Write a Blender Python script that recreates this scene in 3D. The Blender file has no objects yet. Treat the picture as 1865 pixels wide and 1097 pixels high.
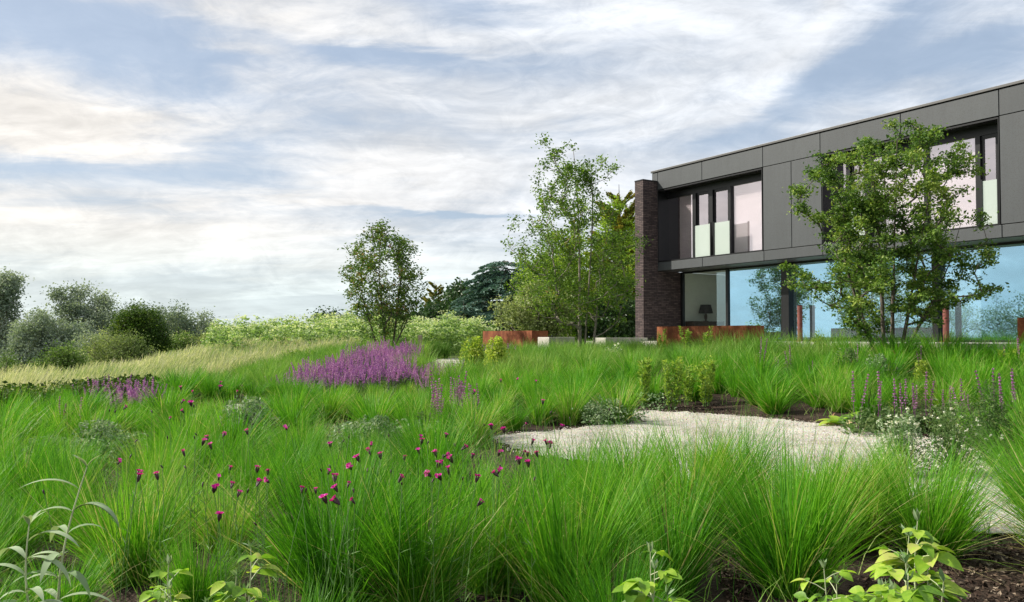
import bpy, math, numpy as np
from mathutils import Matrix, Vector
R = math.radians
SC = bpy.context.scene
COL = SC.collection
rng = np.random.default_rng(7)

# ------------------------------------------------------------------ camera
EYE = 1.35; F = 1500.0; W0 = 1865.0; HZ = 614.0; CX = 932.5
cd = bpy.data.cameras.new('camera'); cam = bpy.data.objects.new('camera', cd); COL.objects.link(cam)
cam.location = (0, 0, EYE); cam.rotation_euler = (R(90) + math.atan(43 / F), 0, 0)
cd.sensor_width = 36; cd.lens = F / W0 * 36; cd.shift_y = 22.5 / W0
cd.clip_start = 0.05; cd.clip_end = 8000
SC.camera = cam

# ------------------------------------------------------------------ view
SC.view_settings.view_transform = 'Standard'; SC.view_settings.look = 'None'
SC.view_settings.exposure = 0.58; SC.view_settings.gamma = 1.0
SC.render.engine = 'CYCLES'
SC.cycles.use_denoising = True
SC.cycles.max_bounces = 8; SC.cycles.transparent_max_bounces = 8
SC.cycles.diffuse_bounces = 4; SC.cycles.transmission_bounces = 4; SC.cycles.glossy_bounces = 3

# ------------------------------------------------------------------ node helper
class NT:
    def __init__(s, tree): s.t = tree; s.n = tree.nodes; s.l = tree.links
    def new(s, typ, **kw):
        n = s.n.new(typ)
        for k, v in kw.items(): setattr(n, k, v)
        return n
    def put(s, sock, v):
        if isinstance(v, bpy.types.NodeSocket): s.l.new(v, sock)
        elif v is not None:
            if sock.type == 'RGBA' and len(v) == 3: v = (*v, 1)
            sock.default_value = v
    def m(s, op, a, b=None, c=None, clamp=False):
        n = s.new('ShaderNodeMath', operation=op); n.use_clamp = clamp
        s.put(n.inputs[0], a)
        if b is not None: s.put(n.inputs[1], b)
        if c is not None: s.put(n.inputs[2], c)
        return n.outputs[0]
    def mix(s, f, a, b, mode='MIX'):
        n = s.new('ShaderNodeMixRGB', blend_type=mode)
        s.put(n.inputs[0], f); s.put(n.inputs[1], a); s.put(n.inputs[2], b); return n.outputs[0]
    def noise(s, vec, scale, detail=4, rough=.55, dist=0.0, dim='3D'):
        n = s.new('ShaderNodeTexNoise'); n.noise_dimensions = dim
        if vec is not None: s.put(n.inputs['Vector'], vec)
        n.inputs['Scale'].default_value = scale; n.inputs['Detail'].default_value = detail
        n.inputs['Roughness'].default_value = rough; n.inputs['Distortion'].default_value = dist
        return n.outputs[0]
    def ramp(s, f, stops, interp='LINEAR'):
        n = s.new('ShaderNodeValToRGB'); n.color_ramp.interpolation = interp
        e = n.color_ramp.elements
        while len(e) > 1: e.remove(e[-1])
        for i, (p, c) in enumerate(stops):
            if not hasattr(c, '__len__'): c = (c, c, c)
            q = e[0] if i == 0 else e.new(p)
            q.position = p; q.color = (*c, 1)
        s.put(n.inputs[0], f); return n.outputs[0]
    def comb(s, x, y, z):
        n = s.new('ShaderNodeCombineXYZ'); s.put(n.inputs[0], x); s.put(n.inputs[1], y); s.put(n.inputs[2], z); return n.outputs[0]
    def map(s, vec, scale=(1, 1, 1), loc=(0, 0, 0), rot=(0, 0, 0)):
        n = s.new('ShaderNodeMapping'); s.put(n.inputs[0], vec); n.inputs[1].default_value = loc
        n.inputs[2].default_value = rot; n.inputs[3].default_value = scale; return n.outputs[0]
    def sm(s, x, a, b, c=0.0, d=1.0):
        n = s.new('ShaderNodeMapRange', interpolation_type='SMOOTHSTEP'); s.put(n.inputs[0], x)
        for i, v in enumerate((a, b, c, d)): n.inputs[i + 1].default_value = v
        return n.outputs[0]

# ------------------------------------------------------------------ world
SUN_AZ = R(-78); SUN_EL = R(38)      # azimuth from +Y towards +X
wd = bpy.data.worlds.new('World'); SC.world = wd; wd.use_nodes = True
wt = NT(wd.node_tree); wt.n.clear()
tc = wt.new('ShaderNodeTexCoord')
sep = wt.new('ShaderNodeSeparateXYZ'); wt.put(sep.inputs[0], tc.outputs['Generated'])
X, Y, Z = sep.outputs
sky = wt.new('ShaderNodeTexSky', sky_type='NISHITA'); sky.sun_disc = False
sky.sun_elevation = SUN_EL; sky.sun_rotation = SUN_AZ; sky.air_density = 1.1; sky.dust_density = 1.5; sky.ozone_density = 2.0
az = wt.m('ARCTAN2', X, Y); el = wt.m('ARCSINE', Z)
zz = wt.m('ADD', wt.m('MAXIMUM', Z, 0.0), 0.16)
P = wt.comb(wt.m('DIVIDE', X, zz), wt.m('DIVIDE', Y, zz), 0.0)
warp = wt.noise(wt.map(P, (.35, .6, 1)), 1.0, 3, .5)
P2 = wt.map(P, (.30, .62, 1), rot=(0, 0, R(-22)))
n1 = wt.noise(P2, 1.3, 7, .56, .55)
n2 = wt.noise(wt.map(P, (.75, 1.9, 1), loc=(3, 1, 0), rot=(0, 0, R(-12))), 1.3, 8, .62, .9)
n3 = wt.noise(wt.map(P, (1.1, 2.6, 1), loc=(9, 4, 0)), 1.6, 6, .6, .4)
nA = wt.noise(wt.map(wt.comb(wt.m('ADD', az, wt.m('MULTIPLY', el, .35)), wt.m('SUBTRACT', el, wt.m('MULTIPLY', az, .10)), 0.0), (3.2, 11, 1), loc=(2.3, .7, 0)), 1.0, 10, .64, .7)
nB = wt.noise(wt.map(wt.comb(az, el, 0.0), (14, 34, 1), loc=(5.3, 1.7, 0)), 1.0, 8, .66, 1.2)
base = wt.m('ADD', wt.m('ADD', wt.m('MULTIPLY', n1, .56), wt.m('MULTIPLY', n2, .19)), wt.m('ADD', wt.m('MULTIPLY', nA, .42), wt.m('SUBTRACT', wt.m('MULTIPLY', nB, .10), .09)))
def uv2ae(u, v):
    dx, dy, dz = (u - CX) / F, 1.0, (HZ - v) / F
    return math.atan2(dx, dy), math.atan2(dz, math.hypot(dx, dy))
wz = wt.m('MULTIPLY', wt.m('SUBTRACT', warp, .5), .16)
wz2 = wt.m('MULTIPLY', wt.m('SUBTRACT', n2, .5), .16)
azw = wt.m('ADD', az, wz); elw = wt.m('ADD', wt.m('ADD', el, wt.m('MULTIPLY', wz, .5)), wt.m('MULTIPLY', wz2, .6))
def blob(u, v, wu, wv, amp, tilt=0.0):
    a0, e0 = uv2ae(u, v)
    da = wt.m('SUBTRACT', azw, a0); de = wt.m('SUBTRACT', elw, e0)
    if tilt: de = wt.m('SUBTRACT', de, wt.m('MULTIPLY', da, tilt))
    q = wt.m('ADD', wt.m('POWER', wt.m('ABSOLUTE', wt.m('DIVIDE', da, wu / F)), 2), wt.m('POWER', wt.m('ABSOLUTE', wt.m('DIVIDE', de, wv / F)), 2))
    return wt.m('MULTIPLY', wt.m('EXPONENT', wt.m('MULTIPLY', q, -1)), amp)
cov = base
for b in [(110, 40, 330, 75, -.30), (300, 170, 170, 30, -.12), (250, 440, 420, 40, .12), (120, 325, 330, 36, -.20), (360, 290, 160, 50, -.13), (620, 108, 190, 22, -.20), (760, 95, 120, 16, -.12),
          (330, 50, 190, 60, .06), (420, 95, 120, 18, .16), (130, 225, 190, 60, .17), (820, 300, 190, 45, .13), (1130, 185, 260, 36, .15, .12), (860, 10, 160, 22, -.14),
          (1570, 80, 170, 38, -.24, .5), (1800, 70, 160, 50, -.24, .2), (1000, 110, 130, 24, -.06), (1450, 130, 150, 26, .10, .5), (1720, 130, 150, 26, .12, .3),
          (850, 390, 160, 9, -.22), (480, 440, 260, 12, -.08), (560, 368, 300, 16, .12), (600, 480, 400, 10, .08), (520, 555, 130, 9, -.10), (1500, 30, 90, 20, .1, .8)]:
    cov = wt.m('ADD', cov, blob(*b))
mask = wt.sm(cov, .32, .64)
mask = wt.m('ADD', wt.m('MULTIPLY', mask, .80), .18)
lowf = wt.sm(el, .0, .22)
hazew = wt.m('MULTIPLY', wt.m('SUBTRACT', 1.0, lowf), .70)
mask = wt.m('MAXIMUM', mask, hazew)
K = 10.0     # background strength is 0.1
SKYK = 1.0
cl_hi = (0.64 * K, 0.665 * K, 0.70 * K); cl_warm = (0.73 * K, 0.70 * K, 0.66 * K); cl_low = (0.60 * K, 0.74 * K, 0.745 * K)
leftw = wt.sm(az, .25, -.55)
cc = wt.mix(leftw, cl_hi, cl_warm)
cc = wt.mix(wt.m('MULTIPLY', wt.m('SUBTRACT', 1.0, wt.sm(el, .02, .15)), .6), cc, cl_low)
shade = wt.m('MULTIPLY', wt.sm(n3, .3, .7, .88, 1.05), wt.sm(wt.m('ADD', wt.m('MULTIPLY', nA, .6), wt.m('MULTIPLY', nB, .4)), .34, .64, .80, 1.08))
cc = wt.mix(1.0, cc, wt.comb(shade, shade, shade), 'MULTIPLY')
blue_grey = wt.mix(.62, sky.outputs[0], (0.24 * K, 0.32 * K, 0.44 * K))
col = wt.mix(mask, blue_grey, cc)
bg = wt.new('ShaderNodeBackground'); wt.put(bg.inputs[0], col); bg.inputs[1].default_value = 0.1
wo = wt.new('ShaderNodeOutputWorld'); wt.l.new(bg.outputs[0], wo.inputs[0])

# ------------------------------------------------------------------ sun
sl = bpy.data.lights.new('sun', 'SUN'); sl.energy = 5.0; sl.angle = R(1.2); sl.color = (1, .93, .82)
so = bpy.data.objects.new('sun', sl); COL.objects.link(so)
sd = Vector((math.sin(SUN_AZ) * math.cos(SUN_EL), math.cos(SUN_AZ) * math.cos(SUN_EL), math.sin(SUN_EL)))
so.rotation_euler = sd.to_track_quat('Z', 'Y').to_euler(); so.location = (-20, 5, 30)

# ------------------------------------------------------------------ objects
def tag(o, label=None, cat=None, group=None, kind=None):
    if label: o['label'] = label
    if cat: o['category'] = cat
    if group: o['group'] = group
    if kind: o['kind'] = kind
    return o
def empty(name, loc, rz=0, label=None, cat=None, group=None):
    o = bpy.data.objects.new(name, None); COL.objects.link(o); o.location = loc; o.rotation_euler = (0, 0, rz); o.empty_display_size = .1
    return tag(o, label, cat, group)
def add(name, mesh, mat=None, parent=None, loc=None):
    if mat is not None and not mesh.materials: mesh.materials.append(mat)
    o = bpy.data.objects.new(name, mesh); COL.objects.link(o)
    if parent: o.parent = parent
    if loc is not None: o.location = loc
    return o
def copy_tree(o, parent=None, loc=None, rz=None, s=None, label=None, group=None):
    c = o.copy(); COL.objects.link(c)
    if parent: c.parent = parent
    if loc is not None: c.location = loc
    if rz is not None: c.rotation_euler = (0, 0, rz)
    if s is not None: c.scale = (s, s, s) if not hasattr(s, '__len__') else s
    if label: c['label'] = label
    if group: c['group'] = group
    for ch in list(o.children): copy_tree(ch, c)
    return c

class MB:
    """collects quads / triangles with one uv per vertex"""
    def __init__(s): s.v = []; s.q = []; s.t = []; s.uv = []; s.n = 0
    def add(s, v, faces, uv=None):
        v = np.asarray(v, float).reshape(-1, 3); f = np.asarray(faces, int)
        if uv is None: uv = np.full((len(v), 2), .5)
        s.v.append(v); s.uv.append(np.asarray(uv, float).reshape(-1, 2))
        (s.q if f.shape[1] == 4 else s.t).append(f + s.n); s.n += len(v)
        return s
    def box(s, x0, x1, y0, y1, z0, z1, uv=None):
        v = [(x, y, z) for z in (z0, z1) for y in (y0, y1) for x in (x0, x1)]
        f = [(0, 2, 3, 1), (4, 5, 7, 6), (0, 1, 5, 4), (2, 6, 7, 3), (0, 4, 6, 2), (1, 3, 7, 5)]
        return s.add(v, f, uv)
    def tube(s, pts, rad, n=6, u=.5, cap=False):
        pts = np.asarray(pts, float); k = len(pts); rad = np.broadcast_to(np.asarray(rad, float), (k,))
        d = np.gradient(pts, axis=0); d /= np.linalg.norm(d, axis=1, keepdims=True) + 1e-9
        ref = np.array([0, 0, 1.]) if abs(d[0, 2]) < .9 else np.array([1., 0, 0])
        a = np.cross(d, ref); a /= np.linalg.norm(a, axis=1, keepdims=True) + 1e-9; b = np.cross(d, a)
        th = np.arange(n) / n * 2 * np.pi
        ring = pts[:, None] + rad[:, None, None] * (np.cos(th)[None, :, None] * a[:, None] + np.sin(th)[None, :, None] * b[:, None])
        i = np.arange(k - 1)[:, None] * n; j = np.arange(n)[None]; j2 = (j + 1) % n
        f = np.stack([i + j, i + j2, i + n + j2, i + n + j], -1).reshape(-1, 4)
        uv = np.stack([np.full((k, n), u), np.repeat(np.linspace(0, 1, k)[:, None], n, 1)], -1)
        return s.add(ring.reshape(-1, 3), f, uv.reshape(-1, 2))
    def mesh(s, name, mat=None, smooth=False):
        v = np.concatenate(s.v); uv = np.concatenate(s.uv)
        q = np.concatenate(s.q) if s.q else np.zeros((0, 4), int); t = np.concatenate(s.t) if s.t else np.zeros((0, 3), int)
        me = bpy.data.meshes.new(name); me.vertices.add(len(v)); me.vertices.foreach_set('co', v.astype(np.float32).ravel())
        lv = np.concatenate([q.ravel(), t.ravel()]).astype(np.int32)
        me.loops.add(len(lv)); me.loops.foreach_set('vertex_index', lv)
        ls = np.concatenate([np.arange(len(q)) * 4, len(q) * 4 + np.arange(len(t)) * 3]).astype(np.int32)
        me.polygons.add(len(ls)); me.polygons.foreach_set('loop_start', ls)
        try: me.polygons.foreach_set('loop_total', np.concatenate([np.full(len(q), 4), np.full(len(t), 3)]).astype(np.int32))
        except Exception: pass
        me.polygons.foreach_set('use_smooth', np.full(len(ls), bool(smooth)))
        ul = me.uv_layers.new(name='UVMap'); ul.data.foreach_set('uv', uv[lv].astype(np.float32).ravel())
        me.update(calc_edges=True); me.validate()
        if mat: me.materials.append(mat)
        return me

# ------------------------------------------------------------------ materials
def mat(name):
    m = bpy.data.materials.new(name); m.use_nodes = True; t = NT(m.node_tree); t.n.clear()
    out = t.new('ShaderNodeOutputMaterial'); return m, t, out
def pbsdf(t, col, rough=.6, metal=0.0, spec=.5, bump=None, bstr=.3, bdist=.01):
    b = t.new('ShaderNodeBsdfPrincipled'); t.put(b.inputs['Base Color'], col); t.put(b.inputs['Roughness'], rough)
    t.put(b.inputs['Metallic'], metal); b.inputs['Specular IOR Level'].default_value = spec
    if bump is not None:
        n = t.new('ShaderNodeBump'); n.inputs['Strength'].default_value = bstr; n.inputs['Distance'].default_value = bdist
        t.put(n.inputs['Height'], bump); t.l.new(n.outputs[0], b.inputs['Normal'])
    return b
def simple(name, c, rough=.6, metal=0.0, var=.18, scale=6.0, bump=.15, spec=.5, bdist=.004):
    m, t, o = mat(name); tcn = t.new('ShaderNodeTexCoord')
    n = t.noise(tcn.outputs['Object'], scale, 6, .6)
    lo = tuple(x * (1 - var) for x in c); hi = tuple(min(1, x * (1 + var)) for x in c)
    col = t.ramp(n, [(.3, lo), (.7, hi)])
    b = pbsdf(t, col, rough, metal, spec, t.noise(tcn.outputs['Object'], scale * 9, 3), bump, bdist)
    t.l.new(b.outputs[0], o.inputs[0]); return m
def leafmat(name, stops, trans=.45, rough=.55, spec=.25, objvar=.10, pscale=.6, mott=0):
    """uv.x = random per leaf -> colour; patches by world position"""
    m, t, o = mat(name); uvn = t.new('ShaderNodeUVMap'); sp = t.new('ShaderNodeSeparateXYZ'); t.put(sp.inputs[0], uvn.outputs[0])
    geo = t.new('ShaderNodeNewGeometry'); oi = t.new('ShaderNodeObjectInfo')
    pn = t.noise(geo.outputs['Position'], pscale, 3, .5)
    f = t.m('ADD', sp.outputs[0], t.m('MULTIPLY', t.m('SUBTRACT', pn, .5), .9))
    if mott: f = t.m('ADD', f, t.m('MULTIPLY', t.m('SUBTRACT', t.noise(geo.outputs['Position'], 55, 4, .6), .5), mott))
    f = t.m('ADD', f, t.m('MULTIPLY', t.m('SUBTRACT', oi.outputs['Random'], .5), objvar * 2), clamp=True)
    col = t.ramp(f, stops)
    b = pbsdf(t, col, rough, 0, spec)
    tr = t.new('ShaderNodeBsdfTranslucent')
    tcol = t.mix(1.0, col, (1.05, 1.12, .55), 'MULTIPLY'); t.put(tr.inputs[0], tcol)
    mx = t.new('ShaderNodeMixShader'); mx.inputs[0].default_value = trans
    t.l.new(b.outputs[0], mx.inputs[1]); t.l.new(tr.outputs[0], mx.inputs[2]); t.l.new(mx.outputs[0], o.inputs[0])
    return m
M = {}
M['tussock'] = leafmat('tussock_grass', [(0, (.030, .125, .010)), (.35, (.070, .255, .012)), (.65, (.145, .385, .020)), (.88, (.29, .46, .06)), (.95, (.52, .48, .22))], .38, .5, .22, objvar=.16)
M['tussock_far'] = leafmat('tussock_grass_far', [(0, (.04, .13, .016)), (.4, (.11, .27, .035)), (.75, (.20, .37, .06)), (1, (.37, .46, .15))], .36, .6, .2)
M['meadow'] = leafmat('meadow_grass', [(0, (.12, .21, .06)), (.35, (.26, .33, .15)), (.7, (.47, .46, .31)), (1, (.64, .61, .47))], .4, .7, .15)
M['cowparsley'] = leafmat('hogweed_leaf', [(0, (.08, .16, .045)), (.4, (.20, .32, .10)), (.8, (.38, .50, .22)), (1, (.66, .70, .46))], .4, .6, .2)
M['thorn'] = leafmat('thorn_leaf', [(0, (.028, .075, .016)), (.45, (.09, .18, .028)), (.8, (.19, .30, .045)), (1, (.32, .40, .08))], .35, .5, .35)
M['rowanlight'] = leafmat('pale_rowan_leaf', [(0, (.06, .12, .02)), (.5, (.14, .25, .035)), (.85, (.27, .38, .05)), (1, (.32, .20, .10))], .42, .5, .3)
M['thorn2'] = leafmat('rowan_leaf', [(0, (.035, .085, .016)), (.5, (.09, .17, .028)), (.85, (.19, .27, .045)), (1, (.28, .15, .08))], .38, .5, .3)
M['maple'] = leafmat('maple_leaf', [(0, (.07, .15, .018)), (.45, (.18, .30, .03)), (.85, (.32, .45, .05)), (1, (.44, .54, .08))], .45, .5, .3)
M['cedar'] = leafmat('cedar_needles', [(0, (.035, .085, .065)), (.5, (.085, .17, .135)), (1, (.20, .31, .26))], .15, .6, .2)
M['dark'] = leafmat('dark_leaf', [(0, (.015, .042, .014)), (.5, (.040, .095, .026)), (1, (.10, .18, .05))], .25, .45, .4)
M['gold'] = leafmat('golden_needles', [(0, (.03, .055, .012)), (.5, (.11, .13, .022)), (.8, (.28, .26, .04)), (1, (.50, .40, .07))], .25, .6, .2)
M['olive'] = leafmat('olive_leaf', [(0, (.10, .16, .05)), (.5, (.22, .28, .10)), (1, (.42, .46, .24))], .35, .6, .2)
M['willow'] = leafmat('hazed_willow_leaf', [(0, (.12, .17, .13)), (.5, (.25, .31, .24)), (1, (.44, .49, .40))], .3, .6, .2, pscale=.25)  # grey green leaf, lightened further in place of haze over the distance
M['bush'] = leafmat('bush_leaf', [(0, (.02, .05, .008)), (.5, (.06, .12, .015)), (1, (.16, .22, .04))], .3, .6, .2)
M['elder'] = leafmat('elder_leaf', [(0, (.05, .10, .02)), (.5, (.13, .22, .05)), (.82, (.24, .33, .10)), (1, (.72, .70, .55))], .35, .6, .2)
M['lime'] = leafmat('fresh_leaf', [(0, (.09, .20, .02)), (.25, (.17, .34, .03)), (.6, (.28, .46, .04)), (.95, (.46, .58, .09)), (1, (.48, .50, .14))], .45, .5, .35, mott=.9)
M['leafy'] = leafmat('upright_stem_leaf', [(0, (.10, .20, .02)), (.5, (.24, .38, .045)), (1, (.44, .54, .11))], .42, .5, .3)
M['shrub'] = leafmat('yellow_shrub_leaf', [(0, (.15, .26, .03)), (.5, (.36, .48, .06)), (1, (.60, .66, .14))], .4, .5, .3)
M['silver'] = leafmat('silver_leaf', [(0, (.10, .19, .08)), (.5, (.20, .30, .15)), (1, (.42, .50, .34))], .25, .8, .1)
M['salvialeaf'] = leafmat('salvia_leaf', [(0, (.05, .12, .03)), (.5, (.12, .20, .07)), (1, (.22, .30, .14))], .35, .7, .1)
M['violet'] = leafmat('violet_bloom', [(0, (.22, .08, .32)), (.5, (.50, .20, .56)), (1, (.78, .48, .76))], .3, .7, .1, .15)
M['darkviolet'] = leafmat('dark_violet_bloom', [(0, (.18, .05, .18)), (.5, (.36, .12, .34)), (1, (.66, .40, .64))], .3, .7, .1, .15)
M['magenta'] = leafmat('magenta_petal', [(0, (.42, .012, .22)), (.6, (.66, .03, .40)), (1, (.80, .20, .58))], .3, .6, .1, .2)
M['paleplink'] = leafmat('pale_pink_petal', [(0, (.50, .17, .20)), (1, (.75, .33, .40))], .3, .6, .1)
M['calyx'] = simple('dark_calyx', (.035, .012, .016), .6)
M['white'] = leafmat('white_petal', [(0, (.60, .62, .50)), (1, (.85, .85, .78))], .3, .6, .1)
M['rose'] = leafmat('rose_petal', [(0, (.70, .06, .12)), (1, (.80, .30, .32))], .3, .6, .1)
M['poppy'] = leafmat('poppy_petal', [(0, (.75, .03, .02)), (1, (.85, .08, .04))], .3, .6, .1)
M['deadleaf'] = leafmat('dead_leaf', [(0, (.10, .05, .03)), (.5, (.32, .20, .10)), (1, (.62, .50, .30))], .2, .8, .1)
M['stem'] = simple('green_stem', (.09, .19, .04), .6)
M['palestem'] = simple('pale_stem', (.42, .46, .28), .6)
M['bark'] = simple('brown_bark', (.085, .070, .055), .85, var=.4, scale=14, bump=.6)
M['barkgrey'] = simple('grey_bark', (.20, .175, .14), .85, var=.35, scale=14, bump=.6)
M['concrete'] = simple('pale_concrete', (.46, .44, .39), .85, var=.16, scale=5, bump=.35)
M['wood'] = simple('weathered_wood', (.30, .25, .18), .8, var=.3, scale=20, bump=.4)
M['frame'] = simple('anodised_frame', (.018, .019, .021), .35, .4, var=.1, bump=.02)
M['coping'] = simple('coping_metal', (.10, .10, .10), .4, .5, var=.08, bump=.02)
M['inner'] = simple('room_plaster', (.80, .82, .76), .9, var=.05, bump=.05)
M['innerdark'] = simple('dark_room', (.05, .05, .05), .9, var=.05)
M['backing'] = simple('facade_backing', (.012, .012, .012), .7)
M['lampshade'] = simple('dark_lampshade', (.04, .04, .04), .8)
M['furn'] = simple('walnut_furniture', (.07, .045, .03), .5)

# cladding: finely perforated metal
m, t, o = mat('perforated_cladding'); tcn = t.new('ShaderNodeTexCoord')
vo = t.new('ShaderNodeTexVoronoi'); t.put(vo.inputs['Vector'], tcn.outputs['Object']); vo.inputs['Scale'].default_value = 34
holes = t.sm(vo.outputs['Distance'], .22, .42)
big = t.noise(tcn.outputs['Object'], .55, 4, .6)
fine = t.noise(tcn.outputs['Object'], 160, 2)
sp = t.new('ShaderNodeSeparateXYZ'); t.put(sp.inputs[0], tcn.outputs['Object'])
streak = t.noise(t.comb(t.m('MULTIPLY', sp.outputs[0], 9), 0.0, t.m('MULTIPLY', sp.outputs[2], .5)), 1.0, 5, .65)
oi = t.new('ShaderNodeObjectInfo')
big = t.m('ADD', t.m('ADD', t.m('MULTIPLY', big, .5), t.m('MULTIPLY', streak, .35)), t.m('MULTIPLY', oi.outputs['Random'], .18))
c = t.ramp(big, [(.3, (.040, .047, .054)), (.72, (.066, .076, .084))])
c = t.mix(t.m('MULTIPLY', t.m('SUBTRACT', 1.0, holes), .55), c, (.03, .03, .03))
c = t.mix(t.m('MULTIPLY', fine, .2), c, (.12, .12, .115))
b = pbsdf(t, c, .55, 0, .35, holes, .12, .002); t.l.new(b.outputs[0], o.inputs[0]); M['cladding'] = m

# brick
def brickmat(name, swap):
    m, t, o = mat(name); tcn = t.new('ShaderNodeTexCoord'); sp = t.new('ShaderNodeSeparateXYZ'); t.put(sp.inputs[0], tcn.outputs['Object'])
    hv = t.m('ADD', sp.outputs[0], sp.outputs[1])
    vec = t.comb(hv, sp.outputs[2], 0.0)
    br = t.new('ShaderNodeTexBrick'); t.put(br.inputs['Vector'], vec); br.inputs['Scale'].default_value = 1.0
    br.inputs['Brick Width'].default_value = .24; br.inputs['Row Height'].default_value = .062; br.inputs['Mortar Size'].default_value = .009
    br.inputs['Mortar Smooth'].default_value = .3; br.inputs['Bias'].default_value = -.1
    br.inputs['Color1'].default_value = (.050, .037, .040, 1); br.inputs['Color2'].default_value = (.125, .094, .092, 1); br.inputs['Mortar'].default_value = (.028, .022, .022, 1)
    n = t.noise(tcn.outputs['Object'], 9, 5, .6)
    c = t.mix(.6, br.outputs[0], t.ramp(n, [(.25, (.45, .45, .5)), (.75, (1.35, 1.3, 1.2))]), 'MULTIPLY')
    h = t.m('SUBTRACT', 1.0, br.outputs['Fac'])
    h = t.m('ADD', h, t.m('MULTIPLY', n, .4))
    b = pbsdf(t, c, .8, 0, .3, h, .9, .02); t.l.new(b.outputs[0], o.inputs[0]); return m
M['rust'] = simple('dull_rust', (.15, .045, .035), .8, var=.4, scale=8, bump=.3)
M['brick'] = brickmat('dark_brick', 0)

# corten
m, t, o = mat('corten_steel'); tcn = t.new('ShaderNodeTexCoord')
n = t.noise(t.map(tcn.outputs['Object'], (1, 1, .35)), 2.2, 8, .65, .4); n_2 = t.noise(tcn.outputs['Object'], 26, 5, .7)
c = t.ramp(t.m('ADD', t.m('MULTIPLY', n, .65), t.m('MULTIPLY', n_2, .35)), [(.32, (.055, .022, .016)), (.45, (.16, .052, .026)), (.56, (.26, .092, .042)), (.7, (.34, .165, .095))])
b = pbsdf(t, c, .85, 0, .2, n_2, .3, .004); t.l.new(b.outputs[0], o.inputs[0]); M['corten'] = m

# glass: reflective coated, see-through
def glassmat(name, refl, tint, base, trans=(.5, .55, .55)):
    m, t, o = mat(name); g = t.new('ShaderNodeBsdfGlossy'); g.inputs['Color'].default_value = (*tint, 1); g.inputs['Roughness'].default_value = .012
    tr = t.new('ShaderNodeBsdfTransparent'); tr.inputs[0].default_value = (*trans, 1)
    mx = t.new('ShaderNodeMixShader'); fr = t.new('ShaderNodeLayerWeight'); fr.inputs[0].default_value = .35
    ge = t.new('ShaderNodeNewGeometry'); front_ = t.m('SUBTRACT', 1.0, ge.outputs['Backfacing'])       # coating sits on the outer skin of each sheet
    t.put(mx.inputs[0], t.m('MULTIPLY', t.m('ADD', t.m('MULTIPLY', fr.outputs['Fresnel'], 1 - refl), refl, clamp=True), front_))
    t.put(tr.inputs[0], t.mix(ge.outputs['Backfacing'], (*trans, 1), (1, 1, 1, 1)))
    t.l.new(tr.outputs[0], mx.inputs[1]); t.l.new(g.outputs[0], mx.inputs[2]); t.l.new(mx.outputs[0], o.inputs[0]); return m
M['glass_up'] = glassmat('mirror_glass', .52, (.97, .91, .97), 0, (.9, .9, .9))
M['blind'] = simple('roller_blind', (.86, .80, .82), .9, var=.05, scale=1.5, bump=.05)
M['glass_clear'] = glassmat('clear_glass', .16, (.70, .92, 1.0), 0, (.88, .93, .90))
M['glass_low'] = glassmat('blue_glass', .74, (.46, .77, 1.0), 0, (.75, .85, .85))
m, t, o = mat('frosted_glass'); b = pbsdf(t, (.50, .58, .54), .25, 0, .6); tr = t.new('ShaderNodeBsdfTransparent'); mx = t.new('ShaderNodeMixShader'); mx.inputs[0].default_value = .72
t.l.new(tr.outputs[0], mx.inputs[1]); t.l.new(b.outputs[0], mx.inputs[2]); t.l.new(mx.outputs[0], o.inputs[0]); M['frosted'] = m

# soil
m, t, o = mat('garden_soil'); g = t.new('ShaderNodeNewGeometry'); pos = g.outputs['Position']
n = t.noise(pos, 7, 8, .65); v = t.new('ShaderNodeTexVoronoi'); t.put(v.inputs['Vector'], t.map(pos, (1, .6, 1))); v.inputs['Scale'].default_value = 42
ln = t.noise(pos, .35, 5, .6)
c = t.ramp(n, [(.3, (.018, .012, .009)), (.55, (.045, .030, .022)), (.75, (.10, .070, .050))])
c = t.mix(t.sm(v.outputs['Distance'], .25, .05, 0, .35), c, (.17, .13, .10))
sx = t.new('ShaderNodeSeparateXYZ'); t.put(sx.inputs[0], pos)
gl = t.ramp(t.noise(pos, 3, 6, .6), [(.3, (.035, .075, .014)), (.7, (.11, .17, .035))])
far = t.m('MAXIMUM', t.sm(sx.outputs[1], 27, 33), t.sm(t.m('SUBTRACT', sx.outputs[0], t.m('MULTIPLY', sx.outputs[1], .42)), -18.5, -20))
c = t.mix(far, c, gl)
b = pbsdf(t, c, .95, 0, .2, t.m('ADD', n, t.m('MULTIPLY', v.outputs['Distance'], .6)), .9, .03); t.l.new(b.outputs[0], o.inputs[0]); M['soil'] = m
# gravel
m, t, o = mat('cream_gravel'); g = t.new('ShaderNodeNewGeometry'); pos = g.outputs['Position']
v = t.new('ShaderNodeTexVoronoi'); t.put(v.inputs['Vector'], pos); v.inputs['Scale'].default_value = 62
n = t.noise(pos, 1.3, 5, .6); n_2 = t.noise(pos, 60, 3)
c = t.mix(.5, t.ramp(n, [(.30, (.29, .27, .225)), (.46, (.43, .415, .36)), (.7, (.55, .535, .475))]), v.outputs['Color'], 'SOFT_LIGHT')
c = t.mix(t.sm(v.outputs['Distance'], .35, .6, 0, .6), c, (.20, .185, .15))
c = t.mix(.15, c, n_2, 'OVERLAY')
b = pbsdf(t, c, .9, 0, .2, v.outputs['Distance'], -.9, .02); t.l.new(b.outputs[0], o.inputs[0]); M['gravel'] = m
m, t, o = mat('gravel_stone'); uvn = t.new('ShaderNodeUVMap'); sp = t.new('ShaderNodeSeparateXYZ'); t.put(sp.inputs[0], uvn.outputs[0])
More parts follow.
